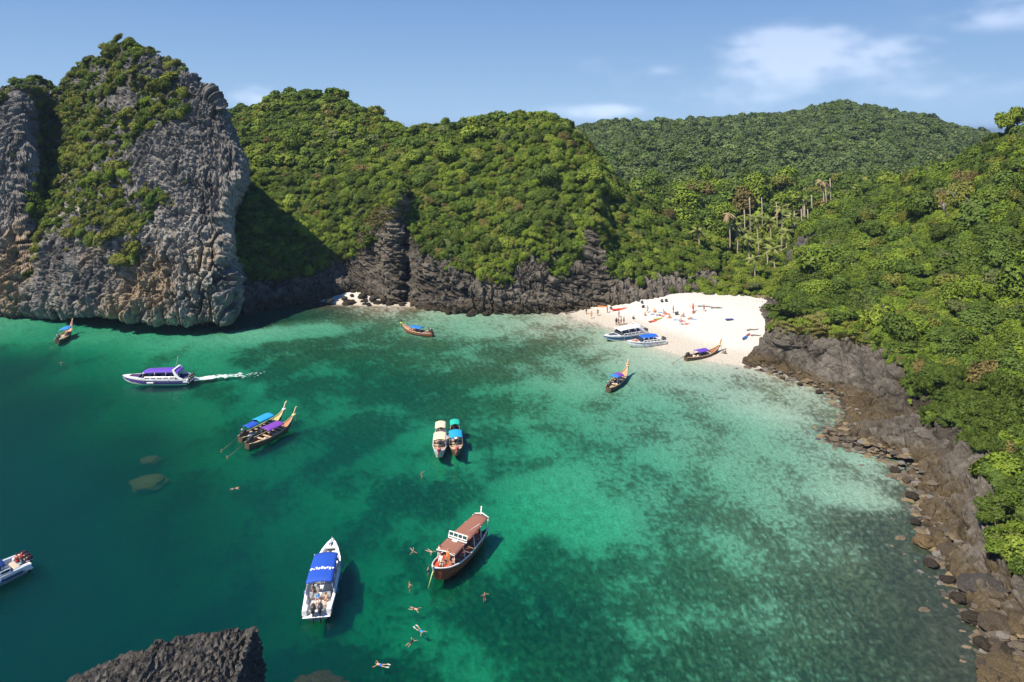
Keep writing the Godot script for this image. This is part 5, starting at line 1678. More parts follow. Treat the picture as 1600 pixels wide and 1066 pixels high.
func build_near_rock() -> void:
	var rows: Array = []
	var ridge := [[80, 1090], [112, 1066], [150, 1050], [190, 1036], [222, 1024], [238, 1014], [262, 1017], [300, 1009], [340, 1001], [368, 1003], [384, 1006], [391, 1012]]
	for k in 7: rows.append(PackedVector3Array())
	for c: Array in ridge:
		var r := at(c[0], c[1], 46.0)
		rows[0].append(Vector3(r.x - 1.0, -6, r.z - 5.0))
		rows[1].append(Vector3(r.x - 0.4, 0.4, r.z - 4.2))
		rows[2].append(r + Vector3(0, -0.9, -1.6))
		rows[3].append(r)
		rows[4].append(r + Vector3(0.1, -0.9, 3.0))
		rows[5].append(r + Vector3(0.2, -2.6, 6.0))
		rows[6].append(r + Vector3(0.0, -12, 8.5))
	# the steep right-hand end
	for k in 7:
		var last: Vector3 = rows[k][rows[k].size() - 1]
		rows[k].append(Vector3(last.x + 0.12 + 0.1 * k, minf(last.y - 3.5, 1.2), last.z))
		rows[k].append(Vector3(last.x + 0.1 + 0.1 * k, -6, last.z))
	var s := loft(rows, 330, 230)
	var n0 := s.n.duplicate()
	var rid := noise(301, 1.5, 4, true)
	var pit := cells(302, 2.0, FastNoiseLite.RETURN_DISTANCE2_SUB)
	var fine := noise(303, 4.0, 3, true)
	var lump := noise(304, 0.5, 3)
	s.c.resize(s.p.size())
	for k in s.p.size():
		var q := s.p[k]
		var a := rid.get_noise_3dv(q)
		var b := smoothstep(0.25, 0.0, pit.get_noise_3dv(q + Vector3(a, a, 0) * 0.25) + 0.99)
		var f := fine.get_noise_3dv(q)
		s.p[k] = q + n0[k] * (a * 0.34 - b * 0.3 + f * 0.10 + lump.get_noise_3dv(q) * 0.6)
		var col := Vector3(0.075, 0.07, 0.066).lerp(Vector3(0.235, 0.22, 0.2), clampf(0.3 + a * 0.55 + f * 0.35, 0, 1))
		s.c[k] = rgb(col.lerp(Vector3(0.05, 0.048, 0.046), b * 0.7))
	s.normals()
	var o := put("jagged_rock", s.mesh(true), rock_material())
	tag(o, "jagged grey rock rising at the bottom edge, nearest the viewer", "rock")
	# a brown coral head just under the surface to its right
	for q: Array in [[500, 1052, 1.6], [530, 1062, 1.3], [478, 1048, 0.9]]:
		var m := put("coral_head", boulder(401, 0.4), stone_material(0.075, 0.07, 0.036))
		m.transform = Transform3D(Basis(Vector3.UP, q[0]).scaled(Vector3(q[2], 0.7, q[2] * 0.8)), on(q[0], q[1], 0) + Vector3(0, -0.95, 0))
		place_label(m, "dark brown coral head under water right of the jagged near rock", "coral", "coral heads by the near rock")

func build_outcrop() -> void:   # bare dark rock on the slope right of the palms
	var rows: Array = []
	for r: Array in [[[1222, 424, 196], [1228, 424, 184], [1238, 418, 182], [1250, 412, 183], [1262, 404, 192]], [[1232, 400, 200], [1240, 398, 187], [1252, 394, 185], [1266, 388, 187], [1280, 382, 198]], [[1248, 374, 205], [1254, 374, 193], [1266, 370, 190], [1280, 364, 193], [1294, 358, 204]], [[1262, 354, 210], [1268, 352, 201], [1280, 349, 199], [1290, 346, 202], [1302, 344, 212]]]:
		var p := PackedVector3Array()
		for q: Array in r: p.append(at(q[0], q[1], q[2]))
		rows.append(p)
	var s := loft(rows, 110, 90)
	var n0 := s.n.duplicate()
	var a := noise(311, 0.4, 4, true)
	var c := cells(312, 0.5, FastNoiseLite.RETURN_CELL_VALUE)
	s.c.resize(s.p.size())
	for k in s.p.size():
		var q := s.p[k]
		var v := a.get_noise_3dv(q)
		var w := c.get_noise_3dv(q)
		s.p[k] = q + n0[k] * (v * 0.8 + w * 0.6)
		s.c[k] = rgb(Vector3(0.07, 0.066, 0.06).lerp(Vector3(0.19, 0.175, 0.155), clampf(0.4 + v * 0.5 + w * 0.3, 0, 1)))
	var o := put("rock_outcrop", s.mesh(true), rock_material())
	tag(o, "dark bare rock outcrop on the green slope right of the palm grove", "rock")

func kayak_mesh() -> ArrayMesh:
	var rings := []
	for j in 15:
		var t := j / 14.0 * 2 - 1
		var w := 0.38 * pow(maxf(1 - t * t, 0.0), 0.6) + 0.01
		var y := 0.12 * t * t
		rings.append([Vector3(t * 1.6, 0.30 + y, w), Vector3(t * 1.6, 0.08 + y, w * 0.8), Vector3(t * 1.6, y, 0), Vector3(t * 1.6, 0.08 + y, -w * 0.8), Vector3(t * 1.6, 0.30 + y, -w), Vector3(t * 1.6, 0.26 + y - 0.1 * (1 - t * t), -w * 0.6), Vector3(t * 1.6, 0.26 + y - 0.1 * (1 - t * t), w * 0.6)])
	return skin(rings)

func towel_mesh(seed_: int) -> ArrayMesh:
	var n := noise(seed_, 0.9, 2)
	var rings := []
	for j in 9:
		var r := []
		for i in 6: r.append(Vector3((j / 8.0 - 0.5) * 1.9 + n.get_noise_2d(i * 0.4, j) * 0.08, 0.05 + 0.06 * n.get_noise_2d(i * 0.8, j * 0.7), (i / 5.0 - 0.5) * 1.0))
		for i in 6: r.append(Vector3((j / 8.0 - 0.5) * 1.9, -0.02, (0.5 - i / 5.0) * 1.0))
		rings.append(r)
	return skin(rings)

func bag_mesh(seed_: int) -> ArrayMesh:
	var st := tool()
	block(st, Vector3(0, 0.2, 0), Vector3(0.55, 0.4, 0.36), 0.14)
	block(st, Vector3(0.02, 0.36, 0.12 + 0.01 * seed_), Vector3(0.34, 0.2, 0.2), 0.07)
	st.generate_normals()
	return st.commit()

func sand(px: float, py: float) -> Vector3:   # the point of the sand seen there
	var y := 1.0
	var p := Vector3.ZERO
	for k in 8:
		p = on(px, py, y)
		y = maxf(bed(p.x, -p.z), -0.3)
	p.y = y
	return p

func lay(called: String, mesh: Mesh, m: Material, px: float, py: float, turn: float, scale_: float, label: String, category: String, group := "") -> void:
	var o := put(called, mesh, m)
	o.transform = Transform3D(Basis(Vector3.UP, turn).scaled(Vector3.ONE * scale_), sand(px, py))
	tag(o, label, category, group)

func build_beach_things() -> void:
	var ky := kayak_mesh()
	var red := paint(0.62, 0.05, 0.03, 0.5)
	var orange := paint(0.75, 0.22, 0.05, 0.6)
	var navy := paint(0.03, 0.04, 0.16, 0.6)
	var dark := paint(0.035, 0.037, 0.045, 0.7)
	var g := "kayaks and floats on the sand"
	lay("kayak", ky, red, 965, 485, 0.25, 1.0, "red kayak lying on the left part of the beach", "kayak", g)
	lay("kayak", ky, paint(0.70, 0.10, 0.05, 0.5), 972, 483.5, 0.35, 0.8, "shorter red kayak touching the long red one at its right end", "kayak", g)
	lay("kayak", ky, orange, 941, 480, -0.3, 0.7, "orange float at the left end of the beach", "kayak", g)
	lay("kayak", ky, paint(0.60, 0.07, 0.05, 0.5), 1020, 503, 0.45, 0.75, "red float in front of the sunbathers", "kayak", g)
	lay("kayak", ky, paint(0.35, 0.36, 0.05, 0.5), 1028, 499.5, 0.45, 0.75, "yellow green float beside the red one", "kayak", g)
	lay("kayak", ky, paint(0.05, 0.12, 0.35, 0.5), 1164, 529, 0.9, 0.8, "blue kayak near the dark rocks at the right end of the beach", "kayak", g)
	lay("kayak", ky, paint(0.45, 0.08, 0.08, 0.5), 1169, 524, 0.9, 0.6, "dark red float behind the blue kayak", "kayak", g)
	var tw := [towel_mesh(1), towel_mesh(2)]
	var tg := "towels of the sunbathers"
	for q: Array in [[1024, 486, orange, "orange towel at the back of the sunbathers"], [1021, 491, paint(0.10, 0.16, 0.40, 0.9), "blue towel at the left of the sunbathers"], [1030, 493, paint(0.06, 0.10, 0.30, 0.9), "dark blue towel in the middle of the sunbathers"], [1042, 491, red, "red towel in the middle of the sunbathers"], [1037, 494, paint(0.7, 0.12, 0.06, 0.9), "scarlet towel in front of the red one"], [1047, 497, orange, "orange towel at the front of the sunbathers"], [1057, 500, paint(0.16, 0.28, 0.55, 0.9), "light blue towel at the front right of the sunbathers"], [1066, 502, red, "red towel beside the light blue one"], [1074, 506, paint(0.66, 0.08, 0.05, 0.9), "small red towel nearest the water"], [1078, 498, orange, "orange towel at the right of the sunbathers"], [1084, 499, paint(0.15, 0.25, 0.5, 0.9), "blue towel at the far right of the sunbathers"], [1033, 488, paint(0.2, 0.32, 0.5, 0.9), "grey blue towel behind the dark blue one"]]:
		lay("towel", tw[rng.randi() % 2], q[2], q[0], q[1], rng.randf_range(-0.4, 0.9), 0.66, q[3], "towel", tg)
	lay("beach_mat", box(Vector3(0, 0.12, 0), Vector3(2.0, 0.24, 1.1), 0.08), navy, 1140, 500, 0.1, 0.85, "dark blue mat alone on the white sand", "mat")
	var bg := "dark bags at the back of the beach"
	var bag := bag_mesh(1)
	for q: Array in [[997, 471, "dark bag at the foot of the rock wall, left one"], [1003, 474, "dark bag at the foot of the rock wall, right one"], [1034, 472, "dark bag at the back of the beach, left one"], [1041, 471.5, "dark bag at the back of the beach, right one"], [1005, 481, "small dark bag alone in the middle left of the beach"], [1057, 492, "dark bag among the sunbathers"]]:
		lay("bag", bag, dark if q[0] != 1003 else navy, q[0], q[1], rng.randf() * 3, 1.5, q[2], "bag", bg)
	# a red folded parasol with cross bars
	var o := thing("folded_parasol", "red folded parasol stuck upright in the sand", "parasol", sand(1083, 488))
	put("pole", pipe([Vector3(0, -0.2, 0), Vector3(0, 2.1, 0)], 0.03, 5), paint(0.6, 0.55, 0.5, 0.5), o)
	put("canopy", pipe([Vector3(0, 0.8, 0), Vector3(0, 1.2, 0), Vector3(0, 1.9, 0), Vector3(0, 2.05, 0)], 0.26, 8, 0.05), red, o)
	put("cross_bar", pipe([Vector3(-0.8, 1.35, 0), Vector3(0, 1.45, 0), Vector3(0.8, 1.35, 0)], 0.06, 5), orange, o)
	var drift := paint(0.20, 0.18, 0.16, 0.9)
	for q: Array in [[1108, 480, 0.35, 5.0, "long thin driftwood log across the back of the beach"], [1120, 482, 0.2, 2.5, "short driftwood piece beside the long log"], [1176, 516, -0.1, 2.6, "driftwood by the dark rocks, upper piece"], [1181, 525, 0.1, 2.0, "driftwood by the dark rocks, lower piece"], [893, 489, -0.5, 3.6, "dark driftwood log at the left end of the beach by the water"]]:
		var m := put("driftwood", pipe([Vector3(-q[3] / 2, 0.12, 0.2), Vector3(-q[3] * 0.2, 0.2, -0.05), Vector3(q[3] * 0.2, 0.12, 0.06), Vector3(q[3] / 2, 0.2, -0.1)], 0.13, 6, 0.07), drift)
		m.transform = Transform3D(Basis(Vector3.UP, -q[2]), sand(q[0], q[1]))
		tag(m, q[4], "driftwood", "driftwood on the beach")

func build_rubble() -> void:   # small stones past counting along the waterline at the right
	var shore := [[1160, 572], [1200, 582], [1250, 598], [1300, 618], [1325, 650], [1288, 684], [1330, 700], [1385, 716], [1426, 760], [1445, 815], [1480, 880], [1516, 950], [1560, 1030], [1610, 1100]]
	var kinds: Array[ArrayMesh] = [boulder(501, 0.6), boulder(504, 0.5), boulder(507, 0.75)]
	var tones := [[0.14, 0.105, 0.06], [0.09, 0.072, 0.05], [0.06, 0.05, 0.038], [0.19, 0.14, 0.075], [0.15, 0.135, 0.115], [0.11, 0.085, 0.055]]
	var holder := Node3D.new()
	holder.name = "shore_rubble"
	add_child(holder)
	tag(holder, "small brown and grey stones strewn along the waterline at the right", "rubble", "", "stuff")
	for kd in 3:
		var mm := MultiMesh.new()
		mm.transform_format = MultiMesh.TRANSFORM_3D
		mm.use_colors = true
		mm.mesh = kinds[kd]
		mm.instance_count = 520
		for i in 520:
			var t := pow(rng.randf(), 0.65) * (shore.size() - 1.001)
			var k := int(t)
			var p := on(lerpf(shore[k][0], shore[k + 1][0], t - k), lerpf(shore[k][1], shore[k + 1][1], t - k))
			var out := rng.randfn() * 1.5 - 0.3   # to the sea or up the rock
			p += Vector3(out, 0, out * 0.35 + rng.randfn() * 0.5)
			p.y = clampf(0.05 + out * 0.22, -0.25, 0.5) + 0.35 * smoothstep(0.0, 2.0, out)
			var r := 0.12 + 0.42 * pow(rng.randf(), 2.0)
			mm.set_instance_transform(i, Transform3D(Basis(Vector3.UP, rng.randf() * TAU).scaled(Vector3(r * rng.randf_range(0.8, 1.6), r * rng.randf_range(0.5, 1.0), r)), p))
			var c: Array = tones[rng.randi() % 6]
			mm.set_instance_color(i, Color(c[0], c[1], c[2]))
		var mi := MultiMeshInstance3D.new()
		mi.name = "stones" if kd == 0 else "stones_%03d" % kd
		mi.multimesh = mm
		mi.material_override = leaf_free()
		tag(mi, "", "", "", "stuff")
		holder.add_child(mi, true)

func leaf_free() -> StandardMaterial3D:
	if not mats.has("pebble"):
		var m := StandardMaterial3D.new()
		m.vertex_color_use_as_albedo = true
		m.roughness = 0.85
		mats["pebble"] = m
	return mats["pebble"]

func build_shore() -> void:
	build_rubble()
	build_boulders()
	build_near_rock()
	build_palms()
	build_outcrop()
	build_beach_things()
	# short grass on the ledges
	var tuft := tool()
	tuft.set_smooth_group(-1)
	for k in 14:
		var a := rng.randf() * TAU
		var e := Vector3(cos(a), rng.randf_range(0.7, 1.4), sin(a)) * rng.randf_range(0.25, 0.45)
		var b := Vector3(-sin(a), 0, cos(a)) * 0.07
		for q: Vector3 in [b, e, -b]: tuft.add_vertex(q)
	tuft.generate_normals()
	var gm := tuft.commit()
	var spots: Array[Transform3D] = []
	for pair: Array in [[spur, 1268, 512, 66, 28, 3.0], [spur, 1330, 520, 30, 14, 3.0], [hill, 590, 350, 42, 36, 2.6], [spur, 1245, 505, 30, 12, 2.6]]:
		var s: Sheet = pair[0]
		for k in s.p.size():
			var v := s.vs[k / s.nu] * 7.0
			if v < pair[5] or s.n[k].y < 0.25: continue
			var q := seen(s.p[k])
			if rng.randf() < bump(q.x, q.y, pair[1], pair[2], pair[3], pair[4]) * 0.85:
				for rep in 2:
					spots.append(Transform3D(Basis(Vector3.UP, rng.randf() * TAU).scaled(Vector3.ONE * rng.randf_range(0.6, 1.5)), s.p[k] + Vector3(rng.randf_range(-0.2, 0.2), -0.03, rng.randf_range(-0.2, 0.2))))
	var mm := MultiMesh.new()
	mm.transform_format = MultiMesh.TRANSFORM_3D
	mm.use_colors = true
	mm.mesh = gm
	mm.instance_count = spots.size()
	for i in spots.size():
		mm.set_instance_transform(i, spots[i])
		var t := rng.randf_range(0.75, 1.25)
		var dry := rng.randf()
		mm.set_instance_color(i, Color(lerpf(0.17, 0.25, dry) * t, lerpf(0.20, 0.20, dry) * t, lerpf(0.045, 0.07, dry) * t))
	var mi := MultiMeshInstance3D.new()
	mi.name = "ledge_grass"
	mi.multimesh = mm
	var gmat: StandardMaterial3D = leaf_material().duplicate()
	mi.material_override = gmat
	add_child(mi)
	tag(mi, "short yellow green grass on the rock ledges", "grass", "", "stuff")
	print("tufts ", spots.size())

# ---------------------------------------------------------------- people
func field_mesh(st: SurfaceTool, bones: Array, cell: float, blend: float, place := Transform3D(), tone := Color.WHITE, keep = null, grow := 0.0) -> void:
	# a smooth skin round tapered bones [a, b, ra, rb], meshed with surface nets
	var lo := Vector3.ONE * 1e9
	var hi := -lo
	for b: Array in bones:
		var r: float = maxf(b[2], b[3]) + grow + cell * 3
		lo = lo.min(b[0] - Vector3.ONE * r).min(b[1] - Vector3.ONE * r)
		hi = hi.max(b[0] + Vector3.ONE * r).max(b[1] + Vector3.ONE * r)
	var n := Vector3i(((hi - lo) / cell).ceil()) + Vector3i.ONE
	var f := PackedFloat32Array()
	f.resize(n.x * n.y * n.z)
	f.fill(1.0)
	for b: Array in bones:
		var ba: Vector3 = b[0]
		var axis: Vector3 = b[1] - ba
		var l2 := maxf(axis.length_squared(), 1e-8)
		var r: float = maxf(b[2], b[3]) + grow + blend + cell * 2
		var a0 := Vector3i(((ba.min(b[1]) - Vector3.ONE * r - lo) / cell).floor()).clamp(Vector3i.ZERO, n - Vector3i.ONE)
		var a1 := Vector3i(((ba.max(b[1]) + Vector3.ONE * r - lo) / cell).ceil()).clamp(Vector3i.ZERO, n - Vector3i.ONE)
		for z in range(a0.z, a1.z + 1):
			for y in range(a0.y, a1.y + 1):
				var k := (z * n.y + y) * n.x + a0.x
				for x in range(a0.x, a1.x + 1):
					var p := lo + Vector3(x, y, z) * cell
					var t := clampf((p - ba).dot(axis) / l2, 0, 1)
					var d: float = (p - ba - axis * t).length() - lerpf(b[2], b[3], t) - grow
					var o := f[k]
					var h := maxf(blend - absf(o - d), 0.0) / blend
					f[k] = minf(o, d) - h * h * blend * 0.25
					k += 1
	var id := {}
	var pts := PackedVector3Array()
	var offs := [0, 1, n.x, n.x + 1, n.x * n.y, n.x * n.y + 1, n.x * n.y + n.x, n.x * n.y + n.x + 1]
	for z in n.z - 1:
		for y in n.y - 1:
			for x in n.x - 1:
				var k := (z * n.y + y) * n.x + x
				var neg := 0
				for c in 8:
					if f[k + offs[c]] < 0.0: neg += 1
				if neg == 0 or neg == 8: continue
				var s := Vector3.ZERO
				var m := 0
				for e: Array in EDGES:
					var u := f[k + offs[e[0]]]
					var v := f[k + offs[e[1]]]
					if (u < 0.0) != (v < 0.0):
						var t := u / (u - v)
						s += CORNERS[e[0]].lerp(CORNERS[e[1]], t)
						m += 1
				id[k] = pts.size()
				pts.append(lo + (Vector3(x, y, z) + s / m) * cell)
	for z in range(1, n.z - 1):
		for y in range(1, n.y - 1):
			for x in range(1, n.x - 1):
				var k := (z * n.y + y) * n.x + x
				var inside := f[k] < 0.0
				for ax in 3:
					var o: int = [1, n.x, n.x * n.y][ax]
					if (f[k + o] < 0.0) == inside: continue
					var u: int = [n.x, n.x * n.y, 1][ax]
					var v: int = [n.x * n.y, 1, n.x][ax]
					var q := [id.get(k, -1), id.get(k - u, -1), id.get(k - u - v, -1), id.get(k - v, -1)]
					if -1 in q: continue
					var c: Vector3 = (pts[q[0]] + pts[q[2]]) * 0.5
					if keep != null and not keep.call(c): continue
					for i: int in ([0, 2, 1, 0, 3, 2] if inside else [0, 1, 2, 0, 2, 3]):
						st.set_color(tone)
						st.add_vertex(place * pts[q[i]])

const CORNERS: Array[Vector3] = [Vector3(0, 0, 0), Vector3(1, 0, 0), Vector3(0, 1, 0), Vector3(1, 1, 0), Vector3(0, 0, 1), Vector3(1, 0, 1), Vector3(0, 1, 1), Vector3(1, 1, 1)]
const EDGES := [[0, 1], [2, 3], [4, 5], [6, 7], [0, 2], [1, 3], [4, 6], [5, 7], [0, 4], [1, 5], [2, 6], [3, 7]]

var poses := {}

func hand_bones() -> Array:   # a relaxed right hand along -y, palm towards +z; thumb to +x
	var b := [[Vector3(0, 0.0, 0), Vector3(0.018, -0.075, 0.004), 0.022, 0.018], [Vector3(0, 0, 0), Vector3(-0.018, -0.072, 0.004), 0.022, 0.018]]
	for k in 4:
		var x := 0.030 - 0.020 * k
		var l: float = [0.068, 0.078, 0.072, 0.056][k]
		var a := Vector3(x, -0.082, 0.004)
		var m := a + Vector3(x * 0.12, -l * 0.5, 0.006)
		b.append([a, m, 0.0092, 0.0085])
		b.append([m, m + Vector3(0, -l * 0.42, 0.022), 0.0085, 0.007])
	var t := Vector3(0.022, -0.02, 0.008)
	b.append([t, t + Vector3(0.030, -0.034, 0.016), 0.013, 0.0105])
	b.append([t + Vector3(0.030, -0.034, 0.016), t + Vector3(0.038, -0.066, 0.026), 0.0105, 0.008])
	return b

# joints: hip centre, chest, neck, head, then left and right shoulder, elbow, wrist, hip, knee, ankle, toe. The figure faces +z, left is +x.
func pose(called: String, j: Dictionary, woman := false) -> void:
	var P: Vector3 = j.p
	var C: Vector3 = j.c
	var N: Vector3 = j.n
	var H: Vector3 = j.h
	var up := (C - P).normalized()
	var side: Vector3 = (j.ls - j.rs).normalized()
	var w := 0.9 if woman else 1.0
	var body := [[P + side * 0.05, P - side * 0.05, 0.135, 0.135], [P + up * 0.05, P.lerp(C, 0.5), 0.13 * w, 0.115 * w], [P.lerp(C, 0.45), C, 0.115 * w, 0.13 * w], [C + side * 0.085 * w, C - side * 0.085 * w, 0.115, 0.115], [C + up * 0.06, N, 0.085, 0.055], [N, H - (H - N) * 0.3, 0.053, 0.05]]
	for s: String in ["l", "r"]:
		var S: Vector3 = j[s + "s"]
		var E: Vector3 = j[s + "e"]
		var W: Vector3 = j[s + "w"]
		var hp: Vector3 = j[s + "h"]
		var K: Vector3 = j[s + "k"]
		var A: Vector3 = j[s + "a"]
		var T: Vector3 = j[s + "t"]
		body.append_array([[C + up * 0.07 + (S - C) * 0.3, S, 0.07, 0.062 * w], [S, E, 0.052 * w, 0.041 * w], [E, W, 0.043 * w, 0.028], [hp, K, 0.092, 0.056], [K, A, 0.057, 0.038], [K.lerp(A, 0.2), K.lerp(A, 0.55), 0.058, 0.046], [A, A + (A - K).normalized() * 0.03, 0.04, 0.035], [A + (A - K).normalized() * 0.03, T, 0.034, 0.024]])
	var st := tool()
	field_mesh(st, body, 0.031, 0.06)
	# head with face: skull, jaw, nose, ears, brow
	var face: Vector3 = j.get("face", Vector3(0, 0, 1))
	face = (face - (H - N).normalized() * face.dot((H - N).normalized())).normalized()
	var hu := (H - N).normalized()
	var hs := hu.cross(face)
	var hb := Basis(hs, hu, face)
	var head := [[Vector3(0, 0.035, -0.018), Vector3(0, 0.04, 0.02), 0.085, 0.078], [Vector3(0, -0.02, 0.02), Vector3(0, -0.065, 0.045), 0.062, 0.04], [Vector3(0, 0.012, 0.088), Vector3(0, -0.018, 0.106), 0.011, 0.015], [Vector3(-0.035, 0.03, 0.08), Vector3(0.035, 0.03, 0.08), 0.014, 0.014], [Vector3(0.084, 0.0, 0.0), Vector3(0.086, 0.03, -0.012), 0.014, 0.018], [Vector3(-0.084, 0.0, 0.0), Vector3(-0.086, 0.03, -0.012), 0.014, 0.018]]
	field_mesh(st, head, 0.0135, 0.02, Transform3D(hb, H))
	for s in [-1.0, 1.0]: field_mesh(st, [[Vector3(s * 0.032, 0.012, 0.088), Vector3(s * 0.034, 0.012, 0.088), 0.011, 0.011]], 0.008, 0.01, Transform3D(hb, H), Color(0.12, 0.1, 0.1))
	field_mesh(st, [[Vector3(-0.02, -0.047, 0.086), Vector3(0.02, -0.047, 0.086), 0.008, 0.008]], 0.007, 0.01, Transform3D(hb, H), Color(0.8, 0.45, 0.45))
	for s: String in ["l", "r"]:
		var E: Vector3 = j[s + "e"]
		var W: Vector3 = j[s + "w"]
		var dn := (E - W).normalized()
		var fw := (Vector3(0, 0, 1) if absf(dn.z) < 0.8 else Vector3(0, -1, 0))
		var xa := dn.cross(fw).normalized()
		var b := Basis(xa, dn, xa.cross(dn))
		if s == "l": b = Basis(-xa, dn, xa.cross(dn))
		field_mesh(st, hand_bones(), 0.0105, 0.012, Transform3D(b, W - dn * 0.005))
	st.generate_normals()
	var shorts := tool()
	field_mesh(shorts, body, 0.031, 0.06, Transform3D(), Color.WHITE, func(c: Vector3) -> bool:
		var h := (c - P).dot(up)
		var lk: float = (c - j.lh).dot((j.lk - j.lh).normalized())
		var rk: float = (c - j.rh).dot((j.rk - j.rh).normalized())
		return h < 0.10 and h > -0.4 and minf(c.distance_to(j.lh.lerp(j.lk, 0.3)), c.distance_to(j.rh.lerp(j.rk, 0.3))) < (0.17 if woman else 0.27) and lk < 0.24 and rk < 0.24 and minf(c.distance_to(j.lw), c.distance_to(j.rw)) > 0.12, 0.012)
	shorts.generate_normals()
	var topm := tool()
	field_mesh(topm, body, 0.031, 0.06, Transform3D(), Color.WHITE, func(c: Vector3) -> bool:
		var h := (c - C).dot(up)
		return h > (-0.09 if woman else -0.36) and h < 0.14 and absf((c - C).dot(side)) < 0.2, 0.013)
	topm.generate_normals()
	var hair := tool()
	field_mesh(hair, [[Vector3(0, 0.045, -0.03), Vector3(0, 0.05, 0.015), 0.093, 0.082], [Vector3(0, 0.0, -0.06), Vector3(0, -0.16 if woman else -0.03, -0.085), 0.06, 0.045]], 0.014, 0.02, Transform3D(hb, H), Color.WHITE, func(c: Vector3) -> bool: return c.z < 0.055 or c.y > 0.075)
	hair.generate_normals()
	poses[called] = {"body": st.commit(), "shorts": shorts.commit(), "top": topm.commit(), "hair": hair.commit()}

